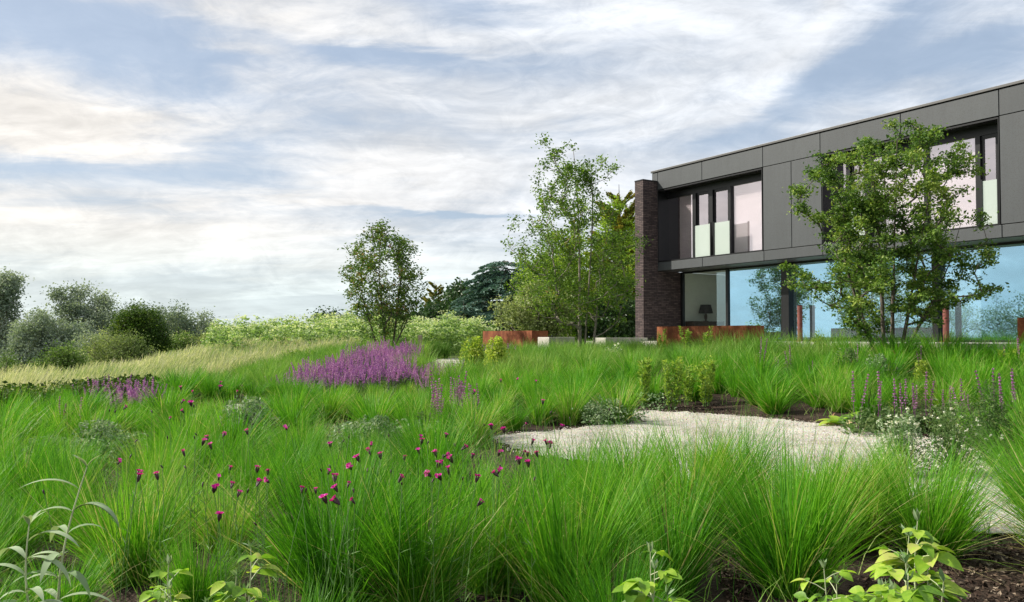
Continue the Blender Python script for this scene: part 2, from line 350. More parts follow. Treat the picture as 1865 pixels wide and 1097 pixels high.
b = pbsdf(t, t.ramp(sp.outputs[0], [(0, (.28, .26, .21)), (.5, (.48, .46, .39)), (1, (.66, .64, .57))]), .85, 0, .2); t.l.new(b.outputs[0], o.inputs[0]); M['pebble'] = m

# ------------------------------------------------------------------ terrain
def sst(a, b, x):
    t = np.clip((x - a) / (b - a), 0, 1); return t * t * (3 - 2 * t)
def ground(x, y):
    x = np.asarray(x, float); y = np.asarray(y, float)
    rise = .62 * sst(12, 25, y + .8 * x)
    dist = (x + 10) * -.916 + (y - 16) * .4
    k = -x / np.maximum(y, 1)
    drop = -1.25 * sst(1, 18, dist) * sst(.30, .50, k)
    farr = -1.4 * sst(48, 110, np.hypot(x, y))
    near = np.exp(-(np.hypot(x, y) / 60) ** 2)
    bump = (.03 * np.sin(x * 1.3 + 1) * np.cos(y * .9) + .015 * np.sin(x * 3.1 + y * 2.3)) * near
    return rise + drop + farr + bump
def px2g(u, v, off=0.0):
    k = (u - CX) / F; m_ = (HZ - v) / F
    y = np.linspace(1.5, 120, 6000); z = EYE + m_ * y; g = ground(k * y, y) + off
    i = np.argmax(z < g); y = y[i]
    return np.array([k * y, y, float(ground(k * y, y))])
def proj(x, y, z):
    return CX + F * x / y, HZ - F * (z - EYE) / y
def at(u, v, y):
    return np.array([(u - CX) / F * y, y, EYE + (HZ - v) / F * y])
def inpoly(x, y, poly):
    poly = np.asarray(poly); x = np.asarray(x); y = np.asarray(y); r = np.zeros(x.shape, bool); j = len(poly) - 1
    for i in range(len(poly)):
        xi, yi = poly[i]; xj, yj = poly[j]
        c = ((yi > y) != (yj > y)) & (x < (xj - xi) * (y - yi) / (yj - yi + 1e-12) + xi)
        r ^= c; j = i
    return r
def axis(lim, fine, step):
    a = list(np.arange(-fine, fine + 1e-6, step)); s = step; v = fine
    while v < lim: s *= 1.22; v += s; a.append(v); a.insert(0, -v)
    return np.array(a)
gx = axis(4000, 26, .3); gy0 = np.arange(-6, 46, .3); gy = list(gy0); s_ = .3; v_ = gy0[-1]
while v_ < 5000: s_ *= 1.22; v_ += s_; gy.append(v_)
s_ = .3; v_ = -6.
while v_ > -4000: s_ *= 1.3; v_ -= s_; gy.insert(0, v_)
gy = np.array(gy); GX, GY = np.meshgrid(gx, gy); GZ = ground(GX, GY)
nx, ny = len(gx), len(gy); I = (np.arange(ny - 1)[:, None] * nx + np.arange(nx - 1)[None])
tf = np.stack([I, I + 1, I + nx + 1, I + nx], -1).reshape(-1, 4)
mb = MB(); mb.add(np.stack([GX, GY, GZ], -1), tf)
tag(add('ground', mb.mesh('ground', M['soil'], True)), 'dark mulched garden soil rising towards the house', kind='structure')

path_px = [
    [(895, 798), (960, 790), (1030, 783), (1100, 777), (1148, 773), (1172, 770), (1138, 758), (1146, 747), (1240, 753), (1400, 765), (1520, 777), (1630, 789), (1700, 800), (1800, 835), (1950, 900),
     (1960, 1010), (1840, 975), (1700, 960), (1560, 945), (1420, 925), (1330, 905), (1200, 870), (1080, 845), (960, 830)],
    [(776, 662), (800, 655), (836, 654), (850, 660), (852, 674), (820, 680), (790, 672)],
    [(350, 757), (395, 745), (450, 736), (500, 731), (520, 736), (470, 748), (400, 757), (352, 764)]]
paths = [np.array([px2g(u, v)[:2] for u, v in p]) for p in path_px]
pth = MB()
for poly in paths:
    x0, y0 = poly.min(0) - .1; x1, y1 = poly.max(0) + .1; st = .05 if y0 < 14 else .10
    ax_, ay_ = np.arange(x0, x1, st), np.arange(y0, y1, st); PX_, PY_ = np.meshgrid(ax_, ay_)
    n_ = len(ax_); I = np.arange(len(ay_) - 1)[:, None] * n_ + np.arange(n_ - 1)[None]
    cxm, cym = PX_[:-1, :-1] + st / 2, PY_[:-1, :-1] + st / 2
    wob = .05 * np.sin(cxm * 5 + cym * 3) + .03 * np.sin(cym * 13 - cxm * 7)
    keep = inpoly(cxm + wob, cym + wob, poly)
    f = np.stack([I, I + 1, I + n_ + 1, I + n_], -1)[keep]
    used = np.unique(f); lut = np.zeros(PX_.size, int); lut[used] = np.arange(len(used))
    pz = ground(PX_, PY_) + .022 + .006 * np.sin(PX_ * 9) * np.cos(PY_ * 7)
    pth.add(np.stack([PX_, PY_, pz], -1).reshape(-1, 3)[used], lut[f].reshape(-1, 4))
tag(add('gravel_path', pth.mesh('gravel_path', M['gravel'], True)), 'winding path of cream gravel between the planting beds', kind='structure')
def in_path(x, y, grow=0.0):
    r = np.zeros(np.shape(x), bool)
    for dx, dy in ((0, 0), (grow, 0), (-grow, 0), (0, grow), (0, -grow)):
        for p in paths: r |= inpoly(np.asarray(x) + dx, np.asarray(y) + dy, p)
    return r
# loose stones lying on the path
stones = MB(); pr = np.random.default_rng(3)
poly = paths[0]; lo_, hi_ = poly.min(0) - .1, poly.max(0) + .1
sx_, sy_ = pr.uniform(lo_[0], hi_[0], 40000), pr.uniform(lo_[1], hi_[1], 40000); k_ = in_path(sx_, sy_, .14) & (proj(sx_, sy_, 0 * sx_)[0] < 1950); sx_, sy_ = sx_[k_][:11000], sy_[k_][:11000]
oct_v = np.array([(1, 0, 0), (0, 1, 0), (-1, 0, 0), (0, -1, 0), (0, 0, .7), (0, 0, -.7)], float); oct_f = np.array([(0, 1, 4), (1, 2, 4), (2, 3, 4), (3, 0, 4), (1, 0, 5), (2, 1, 5), (3, 2, 5), (0, 3, 5)])
N = len(sx_); sz = pr.uniform(.005, .013, (N, 1, 1)); vv = oct_v[None] * sz * pr.uniform(.6, 1.3, (N, 6, 1)); th = pr.uniform(0, 6.28, N)
ro = np.stack([np.stack([np.cos(th), -np.sin(th)], -1), np.stack([np.sin(th), np.cos(th)], -1)], 1)
vv[:, :, :2] = np.einsum('nij,nkj->nki', ro, vv[:, :, :2]); vv += np.stack([sx_, sy_, ground(sx_, sy_) + .026], -1)[:, None]
stones.add(vv.reshape(-1, 3), (oct_f[None] + np.arange(N)[:, None, None] * 6).reshape(-1, 3), np.repeat(pr.random((N, 1)), 6, 0).repeat(2, 1))
tag(add('loose_gravel', stones.mesh('loose_gravel', M['pebble'])), 'loose cream stones lying on the gravel path', kind='stuff')

# ------------------------------------------------------------------ foliage primitives
def blades(mb, base, azi, lean, length, bend, width, nseg=4, u=None, r=None, v0=0.0, tipfrac=.12):
    """grass blades as tapered strips. lean = start angle from vertical, bend = added angle to the tip"""
    r = r or rng; n = len(base); s = np.linspace(0, 1, nseg + 1)
    ang = lean[:, None] + bend[:, None] * s[None] ** 1.4
    dl = (length / nseg)[:, None]
    hx = np.concatenate([np.zeros((n, 1)), np.cumsum(np.sin((ang[:, 1:] + ang[:, :-1]) / 2) * dl, 1)], 1)
    hz = np.concatenate([np.zeros((n, 1)), np.cumsum(np.cos((ang[:, 1:] + ang[:, :-1]) / 2) * dl, 1)], 1)
    dx, dy = np.cos(azi)[:, None], np.sin(azi)[:, None]
    c = np.stack([base[:, 0:1] + hx * dx, base[:, 1:2] + hx * dy, base[:, 2:3] + hz], -1)
    ta = r.uniform(0, np.pi, n); sx, sy = np.cos(ta)[:, None], np.sin(ta)[:, None]
    w = (np.broadcast_to(width, (n,))[:, None] * (1 - (1 - tipfrac) * s[None] ** 1.5)) / 2
    side = np.stack([sx * w, sy * w, 0 * w], -1)
    v = np.stack([c - side, c + side], 2)        # n, seg+1, 2, 3
    I = np.arange(n)[:, None] * (nseg + 1) * 2 + np.arange(nseg)[None] * 2
    f = np.stack([I, I + 1, I + 3, I + 2], -1).reshape(-1, 4)
    if u is None: u = r.random(n)
    uv = np.stack([np.broadcast_to(u[:, None, None], (n, nseg + 1, 2)), np.broadcast_to(s[None, :, None], (n, nseg + 1, 2))], -1)
    mb.add(v.reshape(-1, 3), f, uv.reshape(-1, 2))
def leaves(mb, c, size, r, asp=.5, flat=0.0, u=None, dirs=None, fold=.15):
    """rhombic folded leaves, random orientation; dirs = preferred long axis"""
    n = len(c)
    d = r.normal(size=(n, 3)) if dirs is None else dirs + r.normal(size=(n, 3)) * .35
    d[:, 2] *= (1 - flat); d /= np.linalg.norm(d, axis=1, keepdims=True) + 1e-9
    q = r.normal(size=(n, 3)); q[:, 2] *= (1 - flat); a = np.cross(d, np.cross(q, d)); a /= np.linalg.norm(a, axis=1, keepdims=True) + 1e-9
    nn = np.cross(d, a); s = np.broadcast_to(size, (n,))[:, None]
    p0 = c - d * s * .5; p2 = c + d * s * .5; m_ = c - d * s * .06
    p1 = m_ + a * s * asp * .5 + nn * s * fold; p3 = m_ - a * s * asp * .5 + nn * s * fold
    v = np.stack([p0, p1, p2, p3], 1).reshape(-1, 3); I = np.arange(n) * 4
    f = np.concatenate([np.stack([I, I + 1, I + 2], -1), np.stack([I, I + 2, I + 3], -1)])
    if u is None: u = r.random(n)
    mb.add(v, f, np.repeat(np.stack([u, u], -1), 4, 0))

# ------------------------------------------------------------------ trees
def skeleton(r, stems, targets, step=.35, up=.35, jit=.05):
    pos = []; par = []; chains = []
    for st in stems:
        ids = []
        for i, p in enumerate(st): pos.append(np.array(p, float)); par.append(ids[-1] if i else -1); ids.append(len(pos) - 1)
        chains.append(ids)
    b = stems[0][0]; targets = targets[np.argsort(np.linalg.norm((targets - b) * (1, 1, .6), axis=1))]
    tips = [c[-1] for c in chains]
    P = np.zeros((20000, 3)); P[:len(pos)] = pos; n = len(pos)
    for T in targets:
        d = T - P[:n]; hd = np.hypot(d[:, 0], d[:, 1]); L = np.linalg.norm(d, axis=1)
        cost = L + 3.0 * np.maximum(0, up * hd - d[:, 2]) + .25 * np.abs(P[:n, 2] - T[2] + .5)
        i = int(np.argmin(cost)); k = max(2, int(L[i] / step) + 1); A = P[i].copy(); ids = [i]
        sag = np.array([0, 0, .12 * L[i]])
        for j in range(1, k + 1):
            s = j / k; q = A + (T - A) * s - sag * np.sin(np.pi * s) * .6 + r.normal(size=3) * jit * (j < k)
            P[n] = q; par.append(ids[-1]); ids.append(n); n += 1
        chains.append(ids); tips.append(ids[-1])
    return P[:n], par, chains, tips
def tubes(mb, P, par, chains, tips, rtip=.006, expo=2.3, rmax=.2, n=5):
    w = np.zeros(len(P)); w[tips] += 1
    for i in range(len(P) - 1, -1, -1):
        if par[i] >= 0: w[par[i]] += w[i]
    rad = np.minimum(rmax, rtip * np.maximum(w, 1) ** (1 / expo))
    for c in chains:
        rr = rad[c].copy()
        if len(c) > 1 and par[c[0]] != -1 or c[0] < c[1] - 1: rr[0] = min(rr[0], rr[1] * 1.15)
        mb.tube(P[c], rr, n if rr.max() > .02 else 4)
def crown_targets(r, rows, y, n, cy=None, depth=.9, shell=.45, rag=.25):
    """rows: (v, u_left, u_right) silhouette of the crown in the photo, measured at distance y"""
    rows = np.array(rows, float); V = np.linspace(rows[0, 0], rows[-1, 0], 200)
    L = np.interp(V, rows[:, 0], rows[:, 1]); Rr = np.interp(V, rows[:, 0], rows[:, 2])
    w = (Rr - L) ** 1.25 + 2; idx = r.choice(200, n, p=w / w.sum())
    k = r.random(n) ** shell; th = r.uniform(0, 2 * np.pi, n)
    lob = 1 + rag * (r.random(n) - .6) + .10 * np.sin(3 * th + V[idx] * .05)
    hw = (Rr - L)[idx] / 2 / F * y; cx = ((L + Rr)[idx] / 2 - CX) / F * y
    x = cx + hw * k * lob * np.cos(th); yy = y + hw * k * lob * depth * np.sin(th)
    z = EYE + (HZ - V[idx] + r.normal(size=n) * 4) / F * y
    return np.stack([x, yy, z], -1)
def make_tree(name, seed, y, bases, rows, ntar, nleaf, lsize, leaf, bark, label, cat='tree', group=None, stemtop=None, spread=.22, rtip=.006, rmax=.12, flat=.3,
              up=.35, droop=0.0, asp=.55, shell=.45, rag=.25, curve=.15, along=.5, gz=None, vflat=.7, step=.35, dirs=False, crown='crown', expo=2.3):
    r = np.random.default_rng(seed)
    stems = []
    for (ub, ut, vt) in bases:
        x0 = (ub - CX) / F * y; z0 = float(ground(x0, y)) - .05 if gz is None else gz
        T = at(ut, vt, y + r.uniform(-.3, .3)); n = 12; w1, w2 = r.normal(size=2) * curve
        st = []
        for i in range(n + 1):
            s = i / n; st.append((x0 + (T[0] - x0) * s + w1 * np.sin(s * 3.1) * s, y + (T[1] - y) * s + w2 * np.sin(s * 3.1) * s + r.normal() * .01, z0 + (T[2] - z0) * s))
        stems.append(st)
    tg = crown_targets(r, rows, y, ntar, shell=shell, rag=rag)
    P, par, ch, tips = skeleton(r, stems, tg, step=step, up=up)
    b0 = np.array(stems[0][0]); b0[2] += .05
    mb = MB(); tubes(mb, P - b0, par, ch, tips, rtip, rmax=rmax, expo=expo)
    # leaf positions: along the outer half of each chain and around its tip
    C = []; D = []; U = []
    per = nleaf // len(ch)
    for c in ch:
        pts = P[c]; L = len(c); m_ = max(4, int(per * r.uniform(.4, 1.6))); s = 1 - r.random(m_) ** (1 / max(along, .05)) * .75 if along > 0 else np.ones(m_)
        s = np.clip(1 - r.random(m_) * (.25 + along * .6), 0, 1) if L > 2 else np.ones(m_)
        f = s * (L - 1); i0 = np.minimum(f.astype(int), L - 2); fr = (f - i0)[:, None]
        q = pts[i0] * (1 - fr) + pts[i0 + 1] * fr; off = r.normal(size=(m_, 3)) * spread; off[:, 2] *= vflat; off[:, 2] -= droop * np.hypot(off[:, 0], off[:, 1])
        C.append(q + off); dd = pts[-1] - pts[0]; D.append(np.repeat((dd / (np.linalg.norm(dd) + 1e-6))[None], m_, 0)); U.append(np.clip(r.normal(.5, .12) + r.normal(size=m_) * .2, 0, 1))
    C = np.concatenate(C) - b0; D = np.concatenate(D); U = np.concatenate(U)
    ml = MB(); leaves(ml, C, lsize * r.uniform(.6, 1.3, len(C)), r, asp, flat, U, D if dirs else None)
    o = empty(name, b0, 0, label, cat, group)
    add('trunk', mb.mesh('trunk', bark, True), None, o); add(crown, ml.mesh('crown', leaf), None, o)
    return o

# ------------------------------------------------------------------ house
DX, DY = .5415, -.8408            # along the facade towards the camera
EX, EY = .8408, .5415             # into the building
HX, HY, HZ0 = 5.12, 30.0, 1.22
RZ = math.atan2(DY, DX)
def tx(u, yo=0.0):
    k = (u - CX) / F
    return (HY * k + EY * yo * k - HX - EX * yo) / (DX - DY * k)
def hw(t, yo): return HX + DX * t + EX * yo, HY + DY * t + EY * yo
house = empty('house', (HX, HY, HZ0), RZ, 'long modern house with dark metal upper storey above glazed ground floor', 'house')
B = .13
def hbox(name, x0, x1, y0, y1, z0, z1, m, parent=house, bev=0.0):
    """box given by its own extents, mesh origin at its lower corner; returns object"""
    mb = MB(); mb.box(0, x1 - x0, 0, y1 - y0, 0, z1 - z0)
    me = mb.mesh(name, m); o = add(name, me, None, parent, (x0, y0, z0))
    if bev:
        bv = o.modifiers.new('bevel', 'BEVEL'); bv.width = bev; bv.segments = 2
    return o
T_END = 21.0
w1a, w1b = .31, tx(1390); w2a, w2b = tx(1500), tx(1825)
ZB, ZW0, ZW1, ZT, ZR = 2.38 + B, 2.72 + B, 5.28 + B, 5.98 + B, 6.06 + B
J = .011
def panel(x0, x1, z0, z1):
    p = hbox('cladding_panel', x0 + J, x1 - J, 0, .045, z0 + J, z1 - J, M['cladding'], bev=.004)
    return (x0, x1, z0, z1)
rects = [panel(0, .30, ZB, ZT)]
tj = [.30, tx(1280), tx(1391.5), tx(1497), tx(1645), tx(1826), tx(1826) + 2.6, tx(1826) + 5.2, T_END]
for a, b_ in zip(tj[:-1], tj[1:]): rects.append(panel(a, b_, ZW1 + .05, ZT))
tb = [.30, tx(1280), tx(1392.5), tx(1500), tx(1645), tx(1828), tx(1828) + 2.6, tx(1828) + 5.2, T_END]
for a, b_ in zip(tb[:-1], tb[1:]): rects.append(panel(a, b_, ZB, ZW0 - .02))
mids = [tx(1391.5), tx(1443.5), w2a - .02]
for a, b_ in zip(mids[:-1], mids[1:]): rects.append(panel(a, b_, ZW0 - .02, ZW1 + .05))
m3 = [tx(1826), tx(1826) + 1.3, tx(1826) + 2.6]
for a, b_ in zip(m3[:-1], m3[1:]): rects.append(panel(a, b_, ZW0 - .02, ZW1 + .05))
mb = MB()
for (a, b_, c_, d_) in rects: mb.box(a, b_, .047, .11, c_, d_)
mb.box(m3[-1], T_END, .047, .11, ZW0 - .02, ZW1 + .05)
add('facade_backing', mb.mesh('facade_backing', M['backing']), None, house)
hbox('roof', -.03, T_END, -.035, 9.1, ZT + .012, ZR, M['coping'], bev=.006)
mb = MB()
mb.box(.015, .24, .115, 8.8, ZB + .19, ZT); mb.box(.015, T_END, 8.81, 9.0, ZB, ZT); mb.box(8.5, T_END, 8.81, 9.0, 0, ZB - .001)      # end and back walls
mb.box(.25, T_END, .115, 8.8, ZB + .02, ZB + .185)                                       # floor between the storeys
mb.box(4.9, 5.1, .56, 8.8, ZB + .19, ZT)
add('wall', mb.mesh('wall', M['innerdark']), None, house)
hbox('soffit', .02, T_END, .113, 1.0, ZB + .002, ZB + .018, M['coping'])
# upper windows
def upper_window(a, b_, posts, sashes, rail, blinds=()):
    w = empty('window', (a, 0, ZW0), 0); w.parent = house; L = b_ - a; H = ZW1 - ZW0; G = .50
    mb = MB(); e = .02                                        # thin frame round the opening and its deep reveal
    mb.box(0, L, .0, G, -.018, .012); mb.box(0, L, .0, G, H - .012, H + .03)
    mb.box(0, e, 0, G, .013, H - .013); mb.box(L - e, L, 0, G, .013, H - .013)
    add('reveal', mb.mesh('reveal', M['frame']), None, w)
    fr = MB(); fr.box(e, L - e, G - .06, G + .02, .013, .075); fr.box(e, L - e, G - .06, G + .02, H - .24, H - .013)
    xs = []
    for (c0, c1) in posts: fr.box(c0 - a, c1 - a, G - .10, G + .022, .076, H - .241)
    add('frame', fr.mesh('frame', M['frame']), None, w)
    hbox('pane', e, L - e, G - .008, G + .004, .076, H - .242, M['glass_up'], w)
    for (c0, c1) in sashes:                                    # inward tilted sash with its own frame
        s = MB(); x0, x1 = c0 - a, c1 - a; q = .05
        s.box(x0, x1, G - .04, G - .012, .08, .14); s.box(x0, x1, G - .04, G - .012, H - .33, H - .243)
        s.box(x0, x0 + q, G - .04, G - .012, .141, H - .331); s.box(x1 - q, x1, G - .04, G - .012, .141, H - .331)
        add('sash', s.mesh('sash', M['frame']), None, w)
    for (c0, c1) in blinds: hbox('blind', c0 - a, c1 - a, G + .028, G + .034, .08, H - .243, M['blind'], w)
    for (c0, c1) in rail:
        x0, x1 = c0 - a, c1 - a
        bl = hbox('balustrade', x0, x1, .05, .066, .02, 1.10, M['frosted'], w)
        k = MB(); k.box(-.035, -.002, -.02, .04, 0, 1.12); k.box(x1 - x0 + .002, x1 - x0 + .035, -.02, .04, 0, 1.12)
        add('rail_post', k.mesh('rail_post', M['frame']), None, bl)
    return w
G_ = .5
upper_window(w1a, w1b, [(tx(1266, G_), tx(1272, G_)), (tx(1295, G_), tx(1303, G_)), (tx(1331, G_), tx(1336, G_))],
             [(tx(1272, G_), tx(1295, G_)), (tx(1303, G_), tx(1331, G_))], [(tx(1267, .06), tx(1295, .06)), (tx(1303, .06), tx(1331, .06))],
             [(tx(1238, G_), tx(1266, G_)), (tx(1337, G_), w1b - .025)])
upper_window(w2a, w2b, [(tx(1548, G_), tx(1555, G_)), (tx(1583, G_), tx(1592, G_)), (tx(1785, G_), tx(1794, G_)), (tx(1690, G_), tx(1696, G_))],
             [(tx(1556, G_), tx(1582, G_)), (tx(1795, G_), tx(1824, G_))], [(tx(1794, .06), tx(1821, .06)), (tx(1553, .06), tx(1580, .06))],
             [(tx(1593, G_), tx(1689, G_)), (tx(1697, G_), tx(1784, G_))])
upper_window(m3[-1] + .02, T_END - .3, [(m3[-1] + 1.5, m3[-1] + 1.6)], [], [])
# ground floor glazing
GY0 = 1.12; mu = [tx(1241, GY0), tx(1245, GY0), tx(1323, GY0), tx(1327, GY0), tx(1429, GY0), tx(1443, GY0), tx(1561, GY0), tx(1566, GY0), tx(1704, GY0), tx(1715, GY0)]
mu += [mu[-1] + 2.6, mu[-1] + 2.68, mu[-1] + 5.6, mu[-1] + 5.9]
for i in range(0, len(mu) - 2, 2):
    x0, x1 = mu[i + 1], mu[i + 2]; w = empty('glass_wall_bay', (x0, GY0, 0)); w.parent = house
    hbox('sill', 0, x1 - x0, 0, .07, -.02, .05, M['frame'], w); hbox('head_rail', 0, x1 - x0, 0, .07, ZB - .06, ZB, M['frame'], w)
    hbox('pane', 0, x1 - x0, .03, .045, .05, ZB - .06, M['glass_clear' if i == 0 else 'glass_low'], w)
for i in range(0, len(mu), 2):
    dpt = .16 if mu[i + 1] - mu[i] > .15 else .03
    hbox('mullion', mu[i], mu[i + 1], GY0 - dpt, GY0 + .08, -.02, ZB, M['frame'], bev=.004)
rg = empty('added_rear_glazing', (.3, 8.85, 0)); rg.parent = house  # unseen rear window, added to let sky light into the ground floor room
hbox('pane', 0, 8.1, 0, .01, .06, ZB - .06, M['glass_clear'], rg); hbox('sill', 0, 8.1, -.03, .04, 0, .059, M['frame'], rg)
# brick end wall, tall blade outside and low part under the storey
bw = empty('brick_wall', (-.14, -.70, -.6)); bw.parent = house
hbox('brickwork', 0, .44, 0, .692, 0, 5.62 + B + .6, M['brick'], bw)
hbox('brickwork', .002, .438, .694, 1.93, 0, ZB + .6, M['brick'], bw)
hbox('coping', -.01, .45, -.01, .69, 5.62 + B + .602, 5.62 + B + .64, M['frame'], bw)
mb = MB(); mb.box(8.5, T_END, 6.2, 6.35, 0, ZB); mb.box(8.5, 8.65, 6.36, 8.8, 0, ZB); mb.box(.10, .26, 1.25, 8.7, 0, ZB)
add('room_wall', mb.mesh('room_wall', M['inner']), None, house)
hbox('ceiling', .31, T_END, 1.21, 8.8, ZB + .002, ZB + .018, M['inner'])
# terrace slab
tr = add('terrace', MB().box(-.45, T_END, -2.75, 9, -.9, -.012).mesh('terrace', M['concrete']), None, None, (HX, HY, HZ0)); tr.rotation_euler = (0, 0, RZ)
tag(tr, 'pale concrete terrace in front of the glazed ground floor', kind='structure')
# things in the room
def hplace(name, t, yo, z, label, cat, rz=0): return empty(name, (*hw(t, yo), HZ0 + z), RZ + rz, label, cat)
sb = hplace('sideboard', .50, 2.15, -.01, 'dark sideboard behind the first ground floor pane', 'sideboard', R(90))
add('cabinet', MB().box(-.8, .8, -.2, .2, .12, .72).mesh('cabinet', M['furn']), None, sb)
for sx1, sy1 in ((-.7, -.15), (.7, -.15), (-.7, .15), (.7, .15)):
    add('leg', MB().tube([(sx1, sy1, 0), (sx1, sy1, .12)], [.015, .02], 8).mesh('leg', M['frame']), None, sb)
lp = hplace('table_lamp', .55, 2.15, .712, 'round dark table lamp standing on the sideboard indoors', 'lamp')
add('lamp_base', MB().tube([(0, 0, 0), (0, 0, .02), (0, 0, .021), (0, 0, .1), (0, 0, .2), (0, 0, .32)], [.10, .10, .03, .05, .06, .015], 14).mesh('lamp_base', M['furn'], True), None, lp)
add('lamp_shade', MB().tube([(0, 0, .30), (0, 0, .62)], [.27, .19], 20).mesh('lamp_shade', M['lampshade'], True), None, lp)
# rust red columns outside the glass
for i, (u, lb) in enumerate([(1457, 'rust red column beside the broad mullion behind the thorn tree crown'), (1723, 'rust red column near the right end of the glazed wall')]):
    t_ = tx(u, .85); x_, y_ = hw(t_, .85)
    c_ = empty('steel_column', (x_, y_, HZ0 - .01), RZ, lb, 'column', 'rust red columns at the glazed wall')
    add('shaft', MB().tube([(0, 0, .02), (0, 0, .4), (0, 0, .8), (0, 0, 1.12)], [.078, .077, .078, .077], 14).mesh('shaft', M['rust'], True), None, c_)
    add('base_plate', MB().box(-.13, .13, -.13, .13, 0, .018).mesh('base_plate', M['corten']), None, c_)
    add('cap', MB().tube([(0, 0, 1.12), (0, 0, 1.135), (0, 0, 1.1351)], [.09, .09, .001], 14).mesh('cap', M['frame']), None, c_)

def aligned(name, u, y, w, q, ztop, zbot, label, cat, m, planter=True):
    """box lined up with the house: near corner at column u, distance y, w metres away from us along the facade, q metres deep"""
    k = (u - CX) / F; o = empty(name, (k * y, y, zbot), RZ, label, cat); h = ztop - zbot
    if planter:
        th = .012; mb = MB(); mb.box(-w, 0, 0, th, 0, h); mb.box(-w, 0, q - th, q, 0, h); mb.box(-w, -w + th, th, q - th, 0, h); mb.box(-th, 0, th, q - th, 0, h)
        mb.box(-w + th, -th, th, .05, h - .013, h - .001); mb.box(-w + th, -th, q - .05, q - th, h - .013, h - .001)
        for s in np.arange(.9, w - .3, 1.15): mb.box(-s - .004, -s + .004, -.002, 0, .01, h - .01)
        add('steel_box', mb.mesh('steel_box', m), None, o)
        add('soil', MB().box(-w + th, -th, .051, q - .051, h - .20, h - .09).mesh('soil', M['soil']), None, o)
    else:
        a = add('block', MB().box(-w, 0, 0, q, 0, h).mesh('block', m), None, o); bv = a.modifiers.new('bevel', 'BEVEL'); bv.width = .012; bv.segments = 2
    return o
aligned('corten_planter', 1359, 22, 3.46, .71, 1.66, .35, 'long rusted steel planter at the terrace edge before the first glass panes', 'planter', M['corten'])
aligned('corten_planter', 968.7, 27, 3.14, .65, 1.56, .35, 'rusted steel planter standing alone left of the tall slender tree', 'planter', M['corten'])
aligned('corten_planter', 2196, 14.8, 3.2, .7, 1.76, .35, 'rusted steel planter cut off at the photo edge by the glass wall', 'planter', M['corten'])
aligned('concrete_bench', 1000, 25.5, .62, 1.0, 1.345, .4, 'short pale concrete block beside the lone rusted planter', 'bench', M['concrete'], False)
aligned('concrete_bench', 1103, 25.8, .55, 1.75, 1.325, .4, 'long low pale concrete block leading to the brick wall foot', 'bench', M['concrete'], False)
pp = px2g(765, 648); pz = at(765, 611, 27)
post = empty('wooden_post', (pz[0], 27, float(ground(pz[0], 27)) - .05), .3, 'short weathered wooden post behind the violet flower drift', 'post')
add('post_shaft', MB().tube([(0, 0, 0), (0, 0, .4), (.01, 0, pz[2] - post.location.z - .02), (.01, 0, pz[2] - post.location.z)], [.075, .072, .07, .055], 8).mesh('post_shaft', M['wood']), None, post)
add('post_top', MB().tube([(.01, 0, pz[2] - post.location.z), (.01, 0, pz[2] - post.location.z + .012)], [.055, .002], 8).mesh('post_top', M['wood']), None, post)

# ------------------------------------------------------------------ garden trees
make_tree('thorn_tree', 11, 17.5, [(1612, 1590, 330), (1622, 1640, 235), (1634, 1700, 330), (1605, 1535, 420), (1628, 1745, 430)],
          [(197, 1625, 1638), (222, 1612, 1660), (245, 1560, 1740), (290, 1490, 1770), (340, 1458, 1775), (400, 1485, 1795), (440, 1500, 1805), (475, 1460, 1790), (510, 1425, 1800), (545, 1475, 1775), (580, 1530, 1730), (604, 1560, 1700)],
          340, 41000, .078, M['thorn'], M['bark'], 'broad multi-stemmed thorn tree in front of the second upper window', 'tree', spread=.095, rmax=.13, flat=.35, up=.12, rag=.6, shell=.42, vflat=.5, droop=.1, rtip=.0068, along=.35)
make_tree('rowan_tree', 12, 24, [(1057, 1045, 275), (1064, 1078, 300), (1076, 1120, 380)],
          [(250, 985, 1003), (272, 995, 1050), (300, 985, 1120), (340, 955, 1112), (380, 938, 1130), (420, 925, 1150), (460, 928, 1170), (500, 938, 1175), (540, 945, 1170), (575, 970, 1150)],
          290, 17000, .09, M['rowanlight'], M['barkgrey'], 'tall slender multi-stemmed tree just left of the brick wall', 'tree', spread=.11, rmax=.095, flat=.4, up=.45, rag=.45, rtip=.006, along=.4)
make_tree('maple_tree', 13, 37, [(1088, 1110, 400), (1040, 1020, 470), (1130, 1170, 450)],
          [(375, 1095, 1150), (410, 1050, 1185), (450, 985, 1208), (500, 950, 1210), (545, 945, 1200), (580, 960, 1185), (600, 1010, 1150)],
          200, 19000, .135, M['maple'], M['barkgrey'], 'bright fresh green maple directly behind the tall slender tree', 'tree', spread=.2, rmax=.09, flat=.45, up=.3, rag=.4)
make_tree('maple_tree', 15, 35, [(1000, 1005, 440), (1010, 1035, 480), (990, 970, 490)],
          [(412, 990, 1025), (455, 960, 1055), (510, 940, 1080), (560, 930, 1090), (598, 950, 1085)],
          150, 13000, .12, M['maple'], M['barkgrey'], 'smaller bright green maple left of the tall slender tree', 'tree', spread=.2, rmax=.07, flat=.45, up=.3, rag=.45)
make_tree('rowan_tree', 14, 28, [(703, 693, 430), (713, 735, 460), (693, 650, 500), (708, 760, 530)],
          [(402, 688, 702), (425, 655, 740), (455, 622, 765), (500, 610, 780), (540, 615, 778), (575, 628, 760), (600, 655, 740)],
          200, 10500, .10, M['thorn2'], M['bark'], 'smaller airy tree rising behind the large violet flower drift', 'tree', spread=.13, rmax=.085, flat=.35, up=.4, rag=.45, along=.4)

